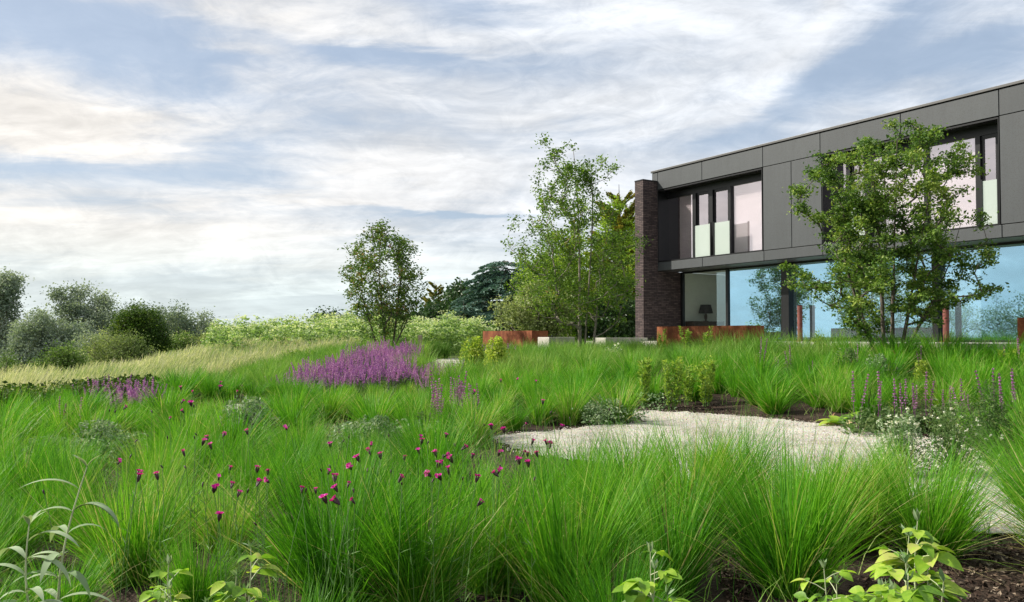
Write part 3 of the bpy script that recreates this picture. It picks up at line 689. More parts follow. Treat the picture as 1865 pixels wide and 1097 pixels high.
# ------------------------------------------------------------------ conifers
def conifer(seed, y, ub, top, rows, nbr, rise, droop, leaf, ls, nl, label, name='cedar_tree', pad=.5, flat=.7, bark=M['bark'], zoff=.03, tr_r=.22):
    r = np.random.default_rng(seed); x0 = (ub - CX) / F * y; z0 = float(ground(x0, y)) - .1; T = at(*top, y)
    rows = np.array(rows, float); b0 = np.array([x0, y, z0 + .1]); mb = MB()
    s = np.linspace(0, 1, 9); tk = np.stack([x0 + (T[0] - x0) * s + .1 * np.sin(s * 5), y + 0 * s, z0 + (T[2] - z0) * s], -1); mb.tube(tk - b0, tr_r * (1 - s * .93), 7)
    C = []; U = []; Dd = []
    for i in range(nbr):
        f = r.random() ** .8; V = rows[0, 0] + (rows[-1, 0] - rows[0, 0]) * f; th = r.uniform(0, 2 * np.pi)
        zt = EYE + (HZ - V) / F * y; L_ = np.interp(V, rows[:, 0], rows[:, 1]); R_ = np.interp(V, rows[:, 0], rows[:, 2])
        ss = np.clip((zt - z0) / (T[2] - z0), 0, 1); o = np.array([x0 + (T[0] - x0) * ss, y, zt])
        tgt = (R_ if math.cos(th) > 0 else L_); ln = max(.3, abs((tgt - CX) / F * y - o[0])) * r.uniform(.7, 1.12)
        d = np.array([math.cos(th), math.sin(th) * .85, 0]); q = np.linspace(0, 1, 8)[:, None]
        o = o - np.array([0, 0, rise * ln * .7])
        pts = o + d * ln * q + np.array([0, 0, 1.]) * (rise * ln * q - droop * ln * q ** 2.2)
        mb.tube(pts - b0, .012 + .05 * (1 - q[:, 0]) * min(1, ln / 3), 4)
        m_ = int(nl / nbr * ln * .6) + 8; a = r.random(m_) ** .7; fi = a * 7; i0 = np.minimum(fi.astype(int), 6); fr = (fi - i0)[:, None]
        p = pts[i0] * (1 - fr) + pts[i0 + 1] * fr; perp = np.array([-d[1], d[0], 0]); lat = r.normal(size=m_) * pad * (1.15 - a) * min(1, ln / 1.5)
        p = p + perp * lat[:, None] + np.array([0, 0, 1.]) * (r.normal(size=m_) * zoff - np.abs(lat) * .12)[:, None]
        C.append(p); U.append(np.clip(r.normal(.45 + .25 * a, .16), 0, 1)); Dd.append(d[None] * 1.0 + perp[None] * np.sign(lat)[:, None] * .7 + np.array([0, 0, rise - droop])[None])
    C = np.concatenate(C) - b0; U = np.concatenate(U); Dd = np.concatenate(Dd)
    ml = MB(); leaves(ml, C, ls * r.uniform(.6, 1.4, len(C)), r, .28, flat * .3, U, Dd)
    o = empty(name, b0, 0, label, 'tree'); add('trunk', mb.mesh('trunk', bark, True), None, o); add('crown', ml.mesh('crown', leaf), None, o); return o
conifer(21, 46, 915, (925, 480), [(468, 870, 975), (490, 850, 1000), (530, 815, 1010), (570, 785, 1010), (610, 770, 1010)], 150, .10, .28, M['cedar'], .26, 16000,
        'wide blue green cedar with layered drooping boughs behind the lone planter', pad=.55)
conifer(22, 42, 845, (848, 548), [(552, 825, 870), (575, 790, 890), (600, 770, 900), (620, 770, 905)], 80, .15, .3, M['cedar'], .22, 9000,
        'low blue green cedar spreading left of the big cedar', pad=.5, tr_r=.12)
conifer(23, 38, 1135, (1132, 335), [(350, 1105, 1160), (380, 1085, 1180), (420, 1075, 1190), (480, 1060, 1200), (560, 1050, 1200)], 190, .95, .15, M['gold'], .26, 13000,
        'dark conifer with golden curved plume tips beside the brick wall top', 'cypress_tree', pad=.16, tr_r=.15)
conifer(24, 57, 790, (793, 512), [(515, 780, 806), (540, 770, 812), (570, 760, 820), (600, 750, 830)], 80, .9, .15, M['gold'], .28, 7000,
        'small golden tipped cypress between airy tree and cedars', 'cypress_tree', pad=.14, tr_r=.1)

# ------------------------------------------------------------------ background trees and shrubs
def bg(name, seed, y, rows, nleaf, ls, leaf, label, cat='tree', ntar=120, spread=None, rag=.3, bark=M['bark'], group=None, shell=.5, **kw):
    rows = [tuple(r_) for r_ in rows]; uc = (rows[-1][1] + rows[-1][2]) / 2; ut = (rows[0][1] + rows[0][2]) / 2; w_ = rows[-1][2] - rows[-1][1]
    sp = spread or .035 * y / 6
    return make_tree(name, seed, y, [(uc - w_ * .06, ut, rows[0][0] + 12), (uc + w_ * .05, ut + w_ * .15, rows[0][0] + 30)], rows, ntar, nleaf, ls, leaf, bark, label, cat, group,
                     spread=sp, rmax=kw.pop('rmax', .22), flat=.15, rag=rag, shell=shell, vflat=.8, rtip=.012, step=1.0, along=.7, **kw)
# wood behind the garden
bg('oak_tree', 31, 52, [(515, 830, 860), (530, 800, 890), (560, 745, 900), (590, 740, 900), (615, 740, 900)], 11000, .24, M['dark'], 'dark rounded tree behind the low cedar')
bg('oak_tree', 32, 50, [(560, 690, 720), (580, 640, 780), (600, 610, 800), (620, 600, 800)], 9000, .22, M['dark'], 'dark low tree filling the gap behind the airy tree')
bg('yew_tree', 33, 44, [(470, 960, 1010), (500, 935, 1080), (540, 930, 1160), (580, 930, 1170), (620, 930, 1170)], 15000, .2, M['dark'], 'dark yew mass behind the bright green maple')
bg('laurel_shrub', 34, 34, [(545, 1090, 1150), (565, 1070, 1175), (590, 1060, 1180), (618, 1060, 1180)], 9000, .15, M['dark'], 'dark glossy laurel at the foot of the maple by the brick wall', 'shrub')
bg('olive_shrub', 35, 33, [(515, 960, 1000), (535, 935, 1020), (560, 905, 1040), (580, 895, 1045), (603, 930, 1040)], 8500, .13, M['olive'], 'pale yellowish shrub behind the lone rusted planter', 'shrub', rag=.4)
bg('dark_shrub', 36, 55, [(568, 585, 625), (585, 565, 645), (602, 560, 650), (615, 560, 650)], 3500, .2, M['dark'], 'small dark tree top peeping over the pale hogweed', 'tree', ntar=60)
# left: willows and field trees
WL = 'grey green willows along the field'
bg('willow_tree', 41, 52, [(490, -40, 14), (510, -70, 36), (535, -80, 30), (560, -100, 12), (600, -120, 55), (650, -130, 100)], 28500, 0.177, M['willow'], 'grey willow cut by the left photo edge', group=WL, ntar=150)
bg('willow_tree', 42, 56, [(517, 122, 162), (532, 100, 186), (555, 88, 198), (580, 72, 225), (625, 40, 255), (675, 25, 265)], 32300, 0.177, M['willow'], 'tallest grey willow with a domed top in the left field', group=WL, ntar=170)
bg('willow_tree', 43, 48, [(570, 55, 110), (590, 20, 140), (630, 0, 150), (675, 0, 150)], 22800, 0.15, M['willow'], 'low spreading grey willow between the edge willow and the domed one', group=WL)
bg('willow_tree', 44, 60, [(553, 255, 300), (568, 200, 338), (592, 175, 372), (650, 165, 385)], 24700, 0.184, M['willow'], 'rounded grey willow rising behind the dark ivy bush', group=WL)
bg('willow_tree', 45, 62, [(578, 340, 382), (590, 315, 404), (620, 295, 415), (650, 295, 415)], 15200, 0.177, M['willow'], 'small round grey green tree at the end of the willow row', group=WL, ntar=80)
bg('willow_tree', 46, 44, [(612, 150, 200), (630, 130, 230), (660, 110, 240), (690, 110, 240)], 11400, 0.136, M['willow'], 'low grey willow scrub beneath the domed willow', group=WL, ntar=80)
bg('willow_tree', 47, 66, [(572, 190, 225), (590, 165, 262), (620, 150, 280), (660, 150, 290)], 17100, 0.184, M['willow'], 'far grey willow filling the gap right of the domed willow', group=WL, ntar=90)
bg('willow_tree', 48, 70, [(585, 300, 330), (600, 280, 350), (640, 270, 360), (660, 270, 360)], 13300, 0.184, M['willow'], 'far grey tree between the rounded willow and the small round tree', group=WL, ntar=70)
bg('ivy_bush', 51, 38, [(562, 235, 268), (578, 208, 298), (610, 205, 303), (640, 210, 300), (665, 215, 295)], 20900, 0.102, M['bush'], 'dark rounded bush standing out before the grey willows', 'bush')
bg('hawthorn_bush', 52, 35, [(606, 190, 225), (625, 158, 275), (650, 148, 290), (675, 150, 290)], 15200, 0.082, M['olive'], 'khaki hawthorn bush in blossom left of the dark rounded bush', 'bush')
bg('elder_bush', 53, 30, [(632, 105, 140), (650, 70, 165), (680, 65, 175), (700, 65, 175)], 10450, 0.082, M['elder'], 'elder bush with creamy flower heads at the meadow edge', 'bush', ntar=80)
bg('elder_bush', 54, 42, [(612, 315, 345), (628, 300, 350), (650, 290, 365)], 6650, 0.095, M['elder'], 'light green elder bush right of the dark rounded bush', 'bush', ntar=60)
bg('elder_bush', 55, 42, [(606, 375, 405), (620, 362, 412), (645, 355, 420)], 6650, 0.095, M['olive'], 'yellowish bush below the small round willow', 'bush', ntar=60)
bg('field_bush', 56, 60, [(596, 440, 465), (606, 425, 485), (620, 420, 490)], 4940, 0.122, M['olive'], 'small brownish bush on the horizon between willows and hogweed', 'bush', ntar=40)
bg('field_bush', 57, 34, [(655, -40, 20), (670, -60, 55), (700, -60, 70), (730, -60, 70)], 8550, 0.082, M['elder'], 'pale low bush at the left photo edge above the meadow', 'bush', ntar=60)
# trees left of the frame, mirrored in the glass
refl = []
for i, (x_, y_, sd_) in enumerate([(-40, 11, 61), (-47, 19, 62)]):
    u0 = CX + F * x_ / y_; b0 = (x_, y_, float(ground(x_, y_)))
    r_ = np.random.default_rng(sd_); tg = r_.normal(size=(110, 3)) * (1.5, 1.5, 1.1) + (x_, y_, 3.0); tg[:, 2] = np.clip(tg[:, 2], .6, 6)
    P_, pa_, ch_, tp_ = skeleton(r_, [[(x_, y_, b0[2] - .1), (x_ + .1, y_, 1.2), (x_, y_ + .2, 3.6)]], tg, step=.8)
    mb = MB(); tubes(mb, P_ - b0, pa_, ch_, tp_, .012, rmax=.16); C_ = np.repeat(P_[tp_], 45, 0) + r_.normal(size=(len(tp_) * 45, 3)) * .32
    ml = MB(); leaves(ml, C_ - b0, .17 * r_.uniform(.6, 1.3, len(C_)), r_, .5, .2)
    o = empty('field_tree', b0, 0, 'field tree mirrored in the ground floor glass', 'tree', 'field trees mirrored in the glass')
    add('trunk', mb.mesh('trunk', M['bark'], True), None, o); add('crown', ml.mesh('crown', M['willow' if i else 'bush']), None, o); refl.append(o)
for (x_, y_, s_) in [(-37, 20, .6), (-33, 8, .7), (-46, 14, .9), (-50, 24, .8), (-34, 16, .5), (-36, -2, 1.0)]:
    copy_tree(refl[int(rng.integers(2))], None, (x_, y_, float(ground(x_, y_))), rng.uniform(0, 6), s_)

# ------------------------------------------------------------------ planting zones
def G(pts): return np.array([px2g(u, v)[:2] for u, v in pts])
front = G([(-60, 775), (0, 762), (130, 748), (280, 722), (400, 696), (520, 674), (600, 660)])
meadow = np.concatenate([[(-16, 11)], front, [(-5.5, 33), (-14, 36), (-24, 33), (-22, 16)]])
big_drift = G([(518, 722), (600, 730), (700, 718), (795, 714), (790, 696), (705, 684), (770, 662), (755, 655), (655, 660), (600, 690)])
small_drift = G([(158, 762), (285, 757), (290, 742), (165, 746)])
soil_zone = [G([(1120, 752), (1150, 736), (1310, 736), (1330, 748), (1450, 762), (1560, 770), (1680, 768), (1840, 785), (1865, 800), (1700, 810), (1630, 792), (1520, 780), (1400, 768), (1240, 756)]),
             G([(1560, 1050), (1660, 1030), (1760, 985), (1990, 985), (2100, 1300), (1500, 1300), (1480, 1130)]),
             G([(1290, 1010), (1385, 985), (1400, 1060), (1330, 1130)]),
             G([(1060, 765), (1140, 765), (1165, 745), (1090, 742)])]
leafyrow = G([(1168, 742), (1222, 746), (1250, 740), (1284, 740)])
gaps = [G([(60, 862), (110, 830), (250, 822), (310, 848), (210, 885)]), G([(430, 808), (600, 790), (790, 800), (770, 826), (560, 832)]), G([(640, 745), (760, 742), (780, 757), (660, 762)]), G([(1380, 690), (1450, 682), (1480, 695), (1400, 705)]),
        G([(1580, 705), (1700, 700), (1720, 716), (1600, 722)]), G([(300, 752), (420, 742), (430, 760), (320, 772)])]
def facade_d(x, y): return (x - HX) * -EX + (y - HY) * -EY

# ------------------------------------------------------------------ grass tussocks
def tussock_mesh(seed, n, wid, nseg, hmin=.42, hmax=.86, name='tussock'):
    r = np.random.default_rng(seed); mb = MB(); az_ = r.uniform(0, 2 * np.pi, n); rr = .13 * np.sqrt(r.random(n))
    base = np.stack([rr * np.cos(az_), rr * np.sin(az_), np.zeros(n) - .01], -1)
    lean = np.abs(r.normal(0, .30, n)) + rr * 1.2; ln = r.uniform(hmin, hmax, n) * (1 - .10 * lean)
    az2 = az_ + r.normal(0, .5, n); bend = np.abs(r.normal(.26, .24, n)) + lean * .30
    u = np.clip(r.normal(.5, .2, n), 0, .93); dead = r.random(n) < .035; u[dead] = 1.3; lean[dead] += .35; low = r.random(n) < .2; ln[low] *= .55; az2 = az2 + .5 * np.sin(az2 * 3 + seed)
    blades(mb, base, az2, lean, ln, bend, wid * r.uniform(.6, 1.3, n), nseg, u, r); return mb.mesh(name, M['tussock'])
near_m = [tussock_mesh(100 + i, 1150, .0062, 5, .38 + .03 * (i % 3), .80 + .03 * i) for i in range(6)]
mid_m = [tussock_mesh(120 + i, 600, .0115, 4) for i in range(6)]
spots = []
hand = [(5.0, .55, 1.0), ]
hp = [(1130, 985, 1.0), (1265, 960, 1.05), (1215, 1075, .95), (1345, 940, .9), (1440, 1075, 1.05), (1500, 1000, 1.0), (1415, 985, .85), (1580, 990, .8), (1690, 1010, 1.0), (1640, 965, .85), (1945, 985, 1.05), (1990, 1060, 1.1), 
      (1030, 1120, 1.05), (900, 1070, 1.0), (760, 1110, 1.05), (1120, 1190, .7), (625, 1100, 1.05), (1000, 965, .9), (850, 960, .85), (1055, 925, .8), (1160, 915, .85), (1945, 870, 1.0), (1900, 850, .95), (1868, 925, .75), (1560, 905, .55), (1290, 885, .6), (1470, 925, .6)]
for u, v, s in hp:
    g = px2g(u, v); spots.append((g[0], g[1], s))
near_poly = G([(880, 806), (980, 815), (1100, 820), (1250, 850), (1400, 890), (1600, 925), (1780, 940), (1990, 1000), (2100, 1300), (1120, 1300), (600, 1060), (800, 925)])
sp_ = .64
for j, y in enumerate(np.arange(3.35, 29.5, sp_ * .9)):
    for x in np.arange(-.70 * y - 1, .70 * y + 1, sp_) + (j % 2) * sp_ / 2:
        x1 = x + rng.normal() * .12; y1 = y + rng.normal() * .12; a = np.array([x1]), np.array([y1])
        if in_path(*a, .20)[0] or inpoly(*a, meadow)[0] or inpoly(*a, big_drift)[0] or inpoly(*a, small_drift)[0]: continue
        if inpoly(*a, near_poly)[0] or any(inpoly(*a, z)[0] for z in gaps) or any(inpoly(*a, z)[0] for z in soil_zone): continue
        if facade_d(x1, y1) < 3.0 and x1 > 4: continue
        if 24.8 < y1 and -1.9 < x1 < 1.5: continue
        d2 = min([(x1 - p[0]) ** 2 + (y1 - p[1]) ** 2 for p in spots] or [9])
        if d2 < .16: continue
        s1 = rng.uniform(.78, 1.08) * (.92 if y1 > 9 else 1)
        if min((x1 - q[0]) ** 2 + (y1 + .35 - q[1]) ** 2 for q in leafyrow) < .42: continue
        if rng.random() < (.08 if y1 < 8 else .17): continue
        if y1 < 4.2: s1 *= .75
        if y1 < 8 and x1 < .1 * y1: s1 *= .84
        ah = np.array([.5, 1.1, 1.8, 2.6]); ax1 = x1 + ah * x1 / y1; ay1 = y1 + ah
        if inpoly(ax1, ay1, big_drift).any() or inpoly(ax1, ay1, small_drift).any() or inpoly(ax1, ay1, paths[1]).any() or inpoly(ax1, ay1, paths[2]).any(): s1 *= .55
        elif any(inpoly(ax1[:2], ay1[:2], z).any() for z in gaps): s1 *= .72
        elif x1 > 5 and facade_d(x1, y1) < 5.5: s1 *= 1.28
        elif inpoly(ax1, ay1, meadow).any() and x1 < -7: s1 *= .6
        spots.append((x1, y1, s1))
spots = [s for s in spots if abs(s[0] / s[1]) < .66 + .5 / s[1]]
spots.sort(key=lambda p: p[1])
print('tussocks', len(spots))
LAB = {'path': 'green grass tussock growing between camera and gravel path', 'left': 'green grass tussock in the dense drift among magenta pinks',
       'mid': 'green grass tussock in the middle bed left of the gravel path', 'back': 'green grass tussock on the slope behind the gravel path'}
protoN = None; protos = {}
NIND = 296
for i, (x, y, s) in enumerate(spots[:NIND]):
    me = (near_m if y < 8.5 else mid_m)[int(rng.integers(6))]
    k = me.name
    if k not in protos: o = add('grass_tussock', me); protos[k] = o
    else: o = protos[k].copy(); COL.objects.link(o)
    o.location = (x, y, float(ground(x, y))); o.rotation_euler = (rng.normal() * .09, rng.normal() * .09, rng.uniform(0, 6.28)); sx9 = s * rng.uniform(.9, 1.25); o.scale = (sx9, sx9 * rng.uniform(.9, 1.1), s * rng.uniform(.84, 1.1))
    u, v = proj(x, y, float(ground(x, y)))
    zone = 'path' if (u > 1060 and v > 800) else ('left' if v > 860 else ('back' if u > 1060 else 'mid'))
    tag(o, LAB[zone], 'ornamental grass', {'path': 'tussocks before the path', 'left': 'tussocks among the pinks', 'mid': 'tussocks of the middle bed', 'back': 'tussocks behind the path'}[zone])
mb = MB(); r_ = np.random.default_rng(5)
for (x, y, s) in spots[NIND:]:
    n = 340; az_ = r_.uniform(0, 2 * np.pi, n); rr = .14 * np.sqrt(r_.random(n)); lean = np.abs(r_.normal(0, .32, n)) + rr; w_ = .00062 * y
    zb = float(ground(x, y)); base = np.stack([x + rr * np.cos(az_), y + rr * np.sin(az_), np.full(n, zb)], -1); o_ = r_.normal(.5, .10)
    blades(mb, base, az_ + r_.normal(0, .5, n), lean, s * r_.uniform(.4, .84, n), np.abs(r_.normal(.4, .3, n)) + lean * .3, w_ * r_.uniform(.7, 1.4, n), 3, np.clip(r_.normal(o_, .2, n), 0, 1), r_)
if mb.n: tag(add('grass_bed', mb.mesh('grass_bed', M['tussock_far'])), 'distant massed grass tussocks running up to the house', 'grass', kind='stuff')
# sparse fine grass and weeds between tussocks
mb = MB(); n = 20000; y = rng.uniform(3.2, 30, n) ** 1; y = 3.2 + (29 - 3.2) * rng.random(n) ** .8; x = rng.uniform(-.68, .68, n) * y
ok = ~in_path(x, y, .06) & ~inpoly(x, y, meadow) & ~((facade_d(x, y) < 2.9) & (x > 4)) & ~inpoly(x, y, soil_zone[1]) & ~inpoly(x, y, soil_zone[0])
x, y = x[ok], y[ok]; n = len(x); blades(mb, np.stack([x, y, ground(x, y)], -1), rng.uniform(0, 6.28, n), np.abs(rng.normal(.3, .35, n)), rng.uniform(.12, .42, n), np.abs(rng.normal(.5, .4, n)), .004 + .0005 * y, 3)
tag(add('undergrowth', mb.mesh('undergrowth', M['tussock_far'])), 'thin short grass between the tussocks', 'grass', kind='stuff')

# ------------------------------------------------------------------ meadow
mb = MB(); n = 420000; r_ = np.random.default_rng(9)
x = r_.uniform(-26, -4, n); y = r_.uniform(11, 36, n); ok = inpoly(x, y, meadow) & (np.abs(x / y) < .70); x, y = x[ok][:90000], y[ok][:90000]; n = len(x); print('meadow', n)
pat = .60 + .25 * np.sin(x * .9 + y * .35) * np.cos(y * .5 - x * .2)
blades(mb, np.stack([x, y, ground(x, y)], -1), r_.normal(.15, .7, n), np.abs(r_.normal(.15, .15, n)), r_.uniform(.32, .80, n) * (.85 + .28 * np.sin(x * 2.1 + 1.3 * np.sin(y * 1.7)) * np.cos(y * 1.9 + x)), np.abs(r_.normal(.55, .25, n)), .0005 * y * r_.uniform(.6, 1.3, n), 4,
       np.clip(pat + r_.normal(0, .22, n), 0, 1), r_, tipfrac=.75)
tag(add('meadow_grass', mb.mesh('meadow_grass', M['meadow'])), 'pale seeding meadow grass leaning in the wind', 'grass', kind='stuff')

# hogweed drift
mb = MB(); r_ = np.random.default_rng(10); C = []; UM = []; cnt = 0
for i in range(5200):
    y = r_.uniform(29, 50); k = r_.uniform(-.37, -.02); x = k * y
    if inpoly(np.array([x]), np.array([y]), meadow)[0] and r_.random() < .8: continue
    if y < 31 and k > -.2: continue
    z = float(ground(x, y)); u_ = CX + F * k; want = np.interp(u_, [400, 450, 520, 620, 700, 760, 830, 880], [612, 606, 600, 594, 604, 598, 594, 604]) + 12 * np.sin(x * 1.7 + y) + 8 * np.sin(x * 5) - 8
    ztop = EYE + (HZ - want) / F * y * r_.uniform(.8, 1.0); h = np.clip(ztop - z, .6, 2.3) * r_.uniform(.7, 1.1); m_ = 40
    ph = r_.random(m_) ** .6; c = np.stack([x + r_.normal(0, .17, m_) * (1.2 - ph * .5), y + r_.normal(0, .17, m_), z + h * ph], -1); C.append(c); cnt += 1; UM.append(np.stack([x + r_.normal(0, .14, 12), y + r_.normal(0, .14, 12), z + h * r_.uniform(.98, 1.06, 12)], -1))
    if cnt > 1300: break
C = np.concatenate(C); U = np.clip(.25 + .5 * r_.random(len(C)) + .15 * (r_.random(len(C)) < .1), 0, 1)
leaves(mb, C, .15 * r_.uniform(.5, 1.5, len(C)), r_, .6, .45, U); UM = np.concatenate(UM); leaves(mb, UM, .10, r_, .9, .8, np.full(len(UM), .97))
tag(add('hogweed', mb.mesh('hogweed', M['cowparsley'])), 'tall pale green umbellifers massed at the end of the meadow', 'wild plants', kind='stuff')

# low hedge along the border
def strip_hedge(pts, w, h, n, leaf, ls, name, label, cat, seed):
    r = np.random.default_rng(seed); pts = np.array(pts); seg = np.linalg.norm(np.diff(pts, axis=0), axis=1); cum = np.concatenate([[0], np.cumsum(seg)])
    s = r.uniform(0, cum[-1], n); xx = np.interp(s, cum, pts[:, 0]) + r.normal(0, w / 2.5, n); yy = np.interp(s, cum, pts[:, 1]) + r.normal(0, w / 2.5, n)
    zz = ground(xx, yy) + h * r.random(n) ** .6 * (.8 + .35 * np.sin(s * 2.3) + .2 * np.sin(s * 7)); b0 = np.array([pts[0, 0], pts[0, 1], float(ground(*pts[0]))])
    mb = MB(); leaves(mb, np.stack([xx, yy, zz], -1) - b0, ls * r.uniform(.6, 1.4, n), r, .6, .2)
    tw = MB()
    for s1 in np.arange(.1, cum[-1], .35):
        x1, y1 = np.interp(s1, cum, pts[:, 0]), np.interp(s1, cum, pts[:, 1]); z1 = float(ground(x1, y1)); a = r.normal(0, .12, 2)
        tw.tube(np.array([(x1, y1, z1 - .02), (x1 + a[0] * .5, y1 + a[1] * .5, z1 + h * .5), (x1 + a[0], y1 + a[1], z1 + h * .85)]) - b0, [.012, .009, .004], 4)
    o = empty(name, b0, 0, label, cat); add('foliage', mb.mesh('foliage', leaf), None, o); add('twigs', tw.mesh('twigs', M['bark']), None, o); return o
strip_hedge(G([(-60, 775), (0, 764), (130, 752), (250, 732)]), 1.0, .46, 14000, M['bush'], .085, 'low_hedge', 'low dark hedge dividing the meadow from the grass bed', 'hedge', 71)
strip_hedge(G([(265, 728), (340, 712), (420, 694), (520, 674)]), .4, .25, 4500, M['olive'], .08, 'low_hedge', 'thin olive continuation of the hedge behind the small violet drift', 'hedge', 72)

# ------------------------------------------------------------------ flower spikes
def spike_mesh(seed, h, bloom, pet, dens, leaf_m, sw=.013):
    r = np.random.default_rng(seed); mb = MB(); bx = r.normal(0, .03, 2)
    s = np.linspace(0, 1, 7); p = np.stack([bx[0] * s ** 2, bx[1] * s ** 2, h * s], -1); mb.tube(p, .0035 * (1.2 - s * .6), 4, .1)
    whorls = max(6, int(h * bloom / .028)); C = []
    for i in range(whorls):
        f = 1 - bloom + bloom * (i + .5) / whorls; rr = sw * (1.25 - .85 * (i / whorls)); c0 = np.array([bx[0] * f * f, bx[1] * f * f, h * f]); th = r.uniform(0, 6.28, dens)
        C.append(c0 + np.stack([rr * np.cos(th), rr * np.sin(th), r.normal(0, .003, dens)], -1))
    C = np.concatenate(C); leaves(mb, C, pet * r.uniform(.6, 1.3, len(C)), r, .7)
    return mb.mesh('flower_spike', leaf_m)
def basal_mesh(seed, n, rad, h, ls, leaf, name='foliage', asp=.4):
    r = np.random.default_rng(seed); th = r.uniform(0, 6.28, n); k = np.sqrt(r.random(n)); z = h * r.random(n) * (1.1 - k * .6)
    c = np.stack([rad * k * np.cos(th), rad * k * np.sin(th), z + .01], -1); mb = MB(); d = np.stack([np.cos(th), np.sin(th), r.uniform(0, .8, n)], -1)
    leaves(mb, c, ls * r.uniform(.5, 1.3, n), r, asp, 0, None, d)
    for i in range(7): a = r.uniform(0, 6.28); mb.tube([(0, 0, 0), (rad * .4 * math.cos(a), rad * .4 * math.sin(a), h * .6), (rad * .6 * math.cos(a), rad * .6 * math.sin(a), h)], [.004, .003, .002], 4, .2)
    return mb.mesh(name, leaf)
sp_v = [spike_mesh(200 + i, rng.uniform(.42, .58), .55, .022, 9, M['violet'], .014) for i in range(4)]
sp_d = [spike_mesh(210 + i, rng.uniform(.50, .72), .50, .017, 9, M['darkviolet'], .014) for i in range(4)]
bas = [basal_mesh(220 + i, 160, .2, .30, .075, M['salvialeaf']) for i in range(3)]
def salvia(spikes, nsp, seed, spread=.16, tilt=.16):
    r = np.random.default_rng(seed); o = empty('salvia_plant', (0, 0, 0)); add('foliage', bas[seed % 3], None, o)
    for i in range(nsp):
        a = r.uniform(0, 6.28); q = spread * math.sqrt(r.random()); s = add('flower_spike', spikes[int(r.integers(4))], None, o, (q * math.cos(a), q * math.sin(a), 0))
        s.rotation_euler = (r.normal() * tilt, r.normal() * tilt, a); k = r.uniform(.8, 1.15); s.scale = (1, 1, k)
    return o
drift_protos = [salvia(sp_v, 9, 300 + i, .2) for i in range(3)]
used = set()
def put_salvia(protos_, x, y, s, label, group):
    p = protos_[int(rng.integers(len(protos_)))]; loc = (x, y, float(ground(x, y)))
    if p.name not in used: used.add(p.name); o = p; o.location = loc; o.rotation_euler = (0, 0, rng.uniform(0, 6)); o.scale = (s, s, s)
    else: o = copy_tree(p, None, loc, rng.uniform(0, 6), s)
    tag(o, label, 'flowering plant', group); return o
def fill(poly, step, r):
    lo, hi = poly.min(0), poly.max(0); out = []
    for y in np.arange(lo[1], hi[1], step):
        for x in np.arange(lo[0], hi[0], step):
            a, b_ = x + r.normal() * step * .2, y + r.normal() * step * .2
            if inpoly(np.array([a]), np.array([b_]), poly)[0]: out.append((a, b_))
    return out
pts = fill(big_drift, .40, rng); print('drift', len(pts))
for (x, y) in pts:
    if rng.random() < .86: put_salvia(drift_protos, x, y, rng.uniform(.8, 1.35), 'violet salvia in the large flower drift below the airy tree', 'salvias of the large violet drift')
for (u, v) in [(505, 718), (530, 724), (548, 716), (565, 728), (585, 722), (820, 706), (800, 712), (775, 720)]:
    g = px2g(u, v); put_salvia(drift_protos, g[0], g[1], rng.uniform(.8, 1.15), 'violet salvia straying beyond the edge of the large flower drift', 'stray salvias beside the large drift')
for (x, y) in fill(small_drift, .36, rng): put_salvia(drift_protos, x, y, rng.uniform(.9, 1.1), 'violet salvia in the small drift by the low dark hedge', 'salvias of the small violet drift')
dk = [salvia(sp_d, 4, 310 + i, .12, .10) for i in range(3)]; lone = [salvia(sp_d, 2, 320 + i, .08, .08) for i in range(3)]
for (u, v) in [(785, 795), (808, 800), (835, 797), (862, 792), (822, 785), (850, 783)]:
    g = px2g(u, v); put_salvia(dk, g[0], g[1], rng.uniform(1.1, 1.35), 'dusky violet salvia in the clump before the gravel path tip', 'dusky salvias before the path tip')
for (u, v) in [(1562, 792), (1598, 788), (1624, 792), (1650, 782), (1668, 788), (1697, 786), (1724, 790), (1738, 792), (1750, 788), (1796, 792), (1815, 796), (1838, 790)]:
    g = px2g(u, v); put_salvia(lone, g[0], g[1], rng.uniform(.85, 1.45), 'dusky violet salvia along the dark soil edge behind the path', 'dusky salvias behind the path')
for (u, v) in [(1392, 690), (1411, 692), (1431, 700), (1474, 708), (1560, 690), (1606, 672), (1626, 676), (1641, 678), (1672, 690), (1830, 690), (1850, 695)]:
    g = px2g(u, v); put_salvia(lone, g[0], g[1], rng.uniform(.8, 1.3), 'single faded salvia among tussocks on the slope below the terrace', 'scattered salvias on the slope')
for (u, v) in [(884, 668), (900, 664), (915, 668), (893, 672)]:
    g = px2g(u, v); put_salvia(drift_protos, g[0], g[1], 1.2, 'violet salvia just behind the yellow green shrub', 'salvias behind the yellow shrub')
for (u, v) in [(120, 808), (152, 810)]:
    g = px2g(u, v); put_salvia(lone, g[0], g[1], 1.0, 'thin faded salvia among grass below the small violet drift', 'thin faded salvias in the left grass')

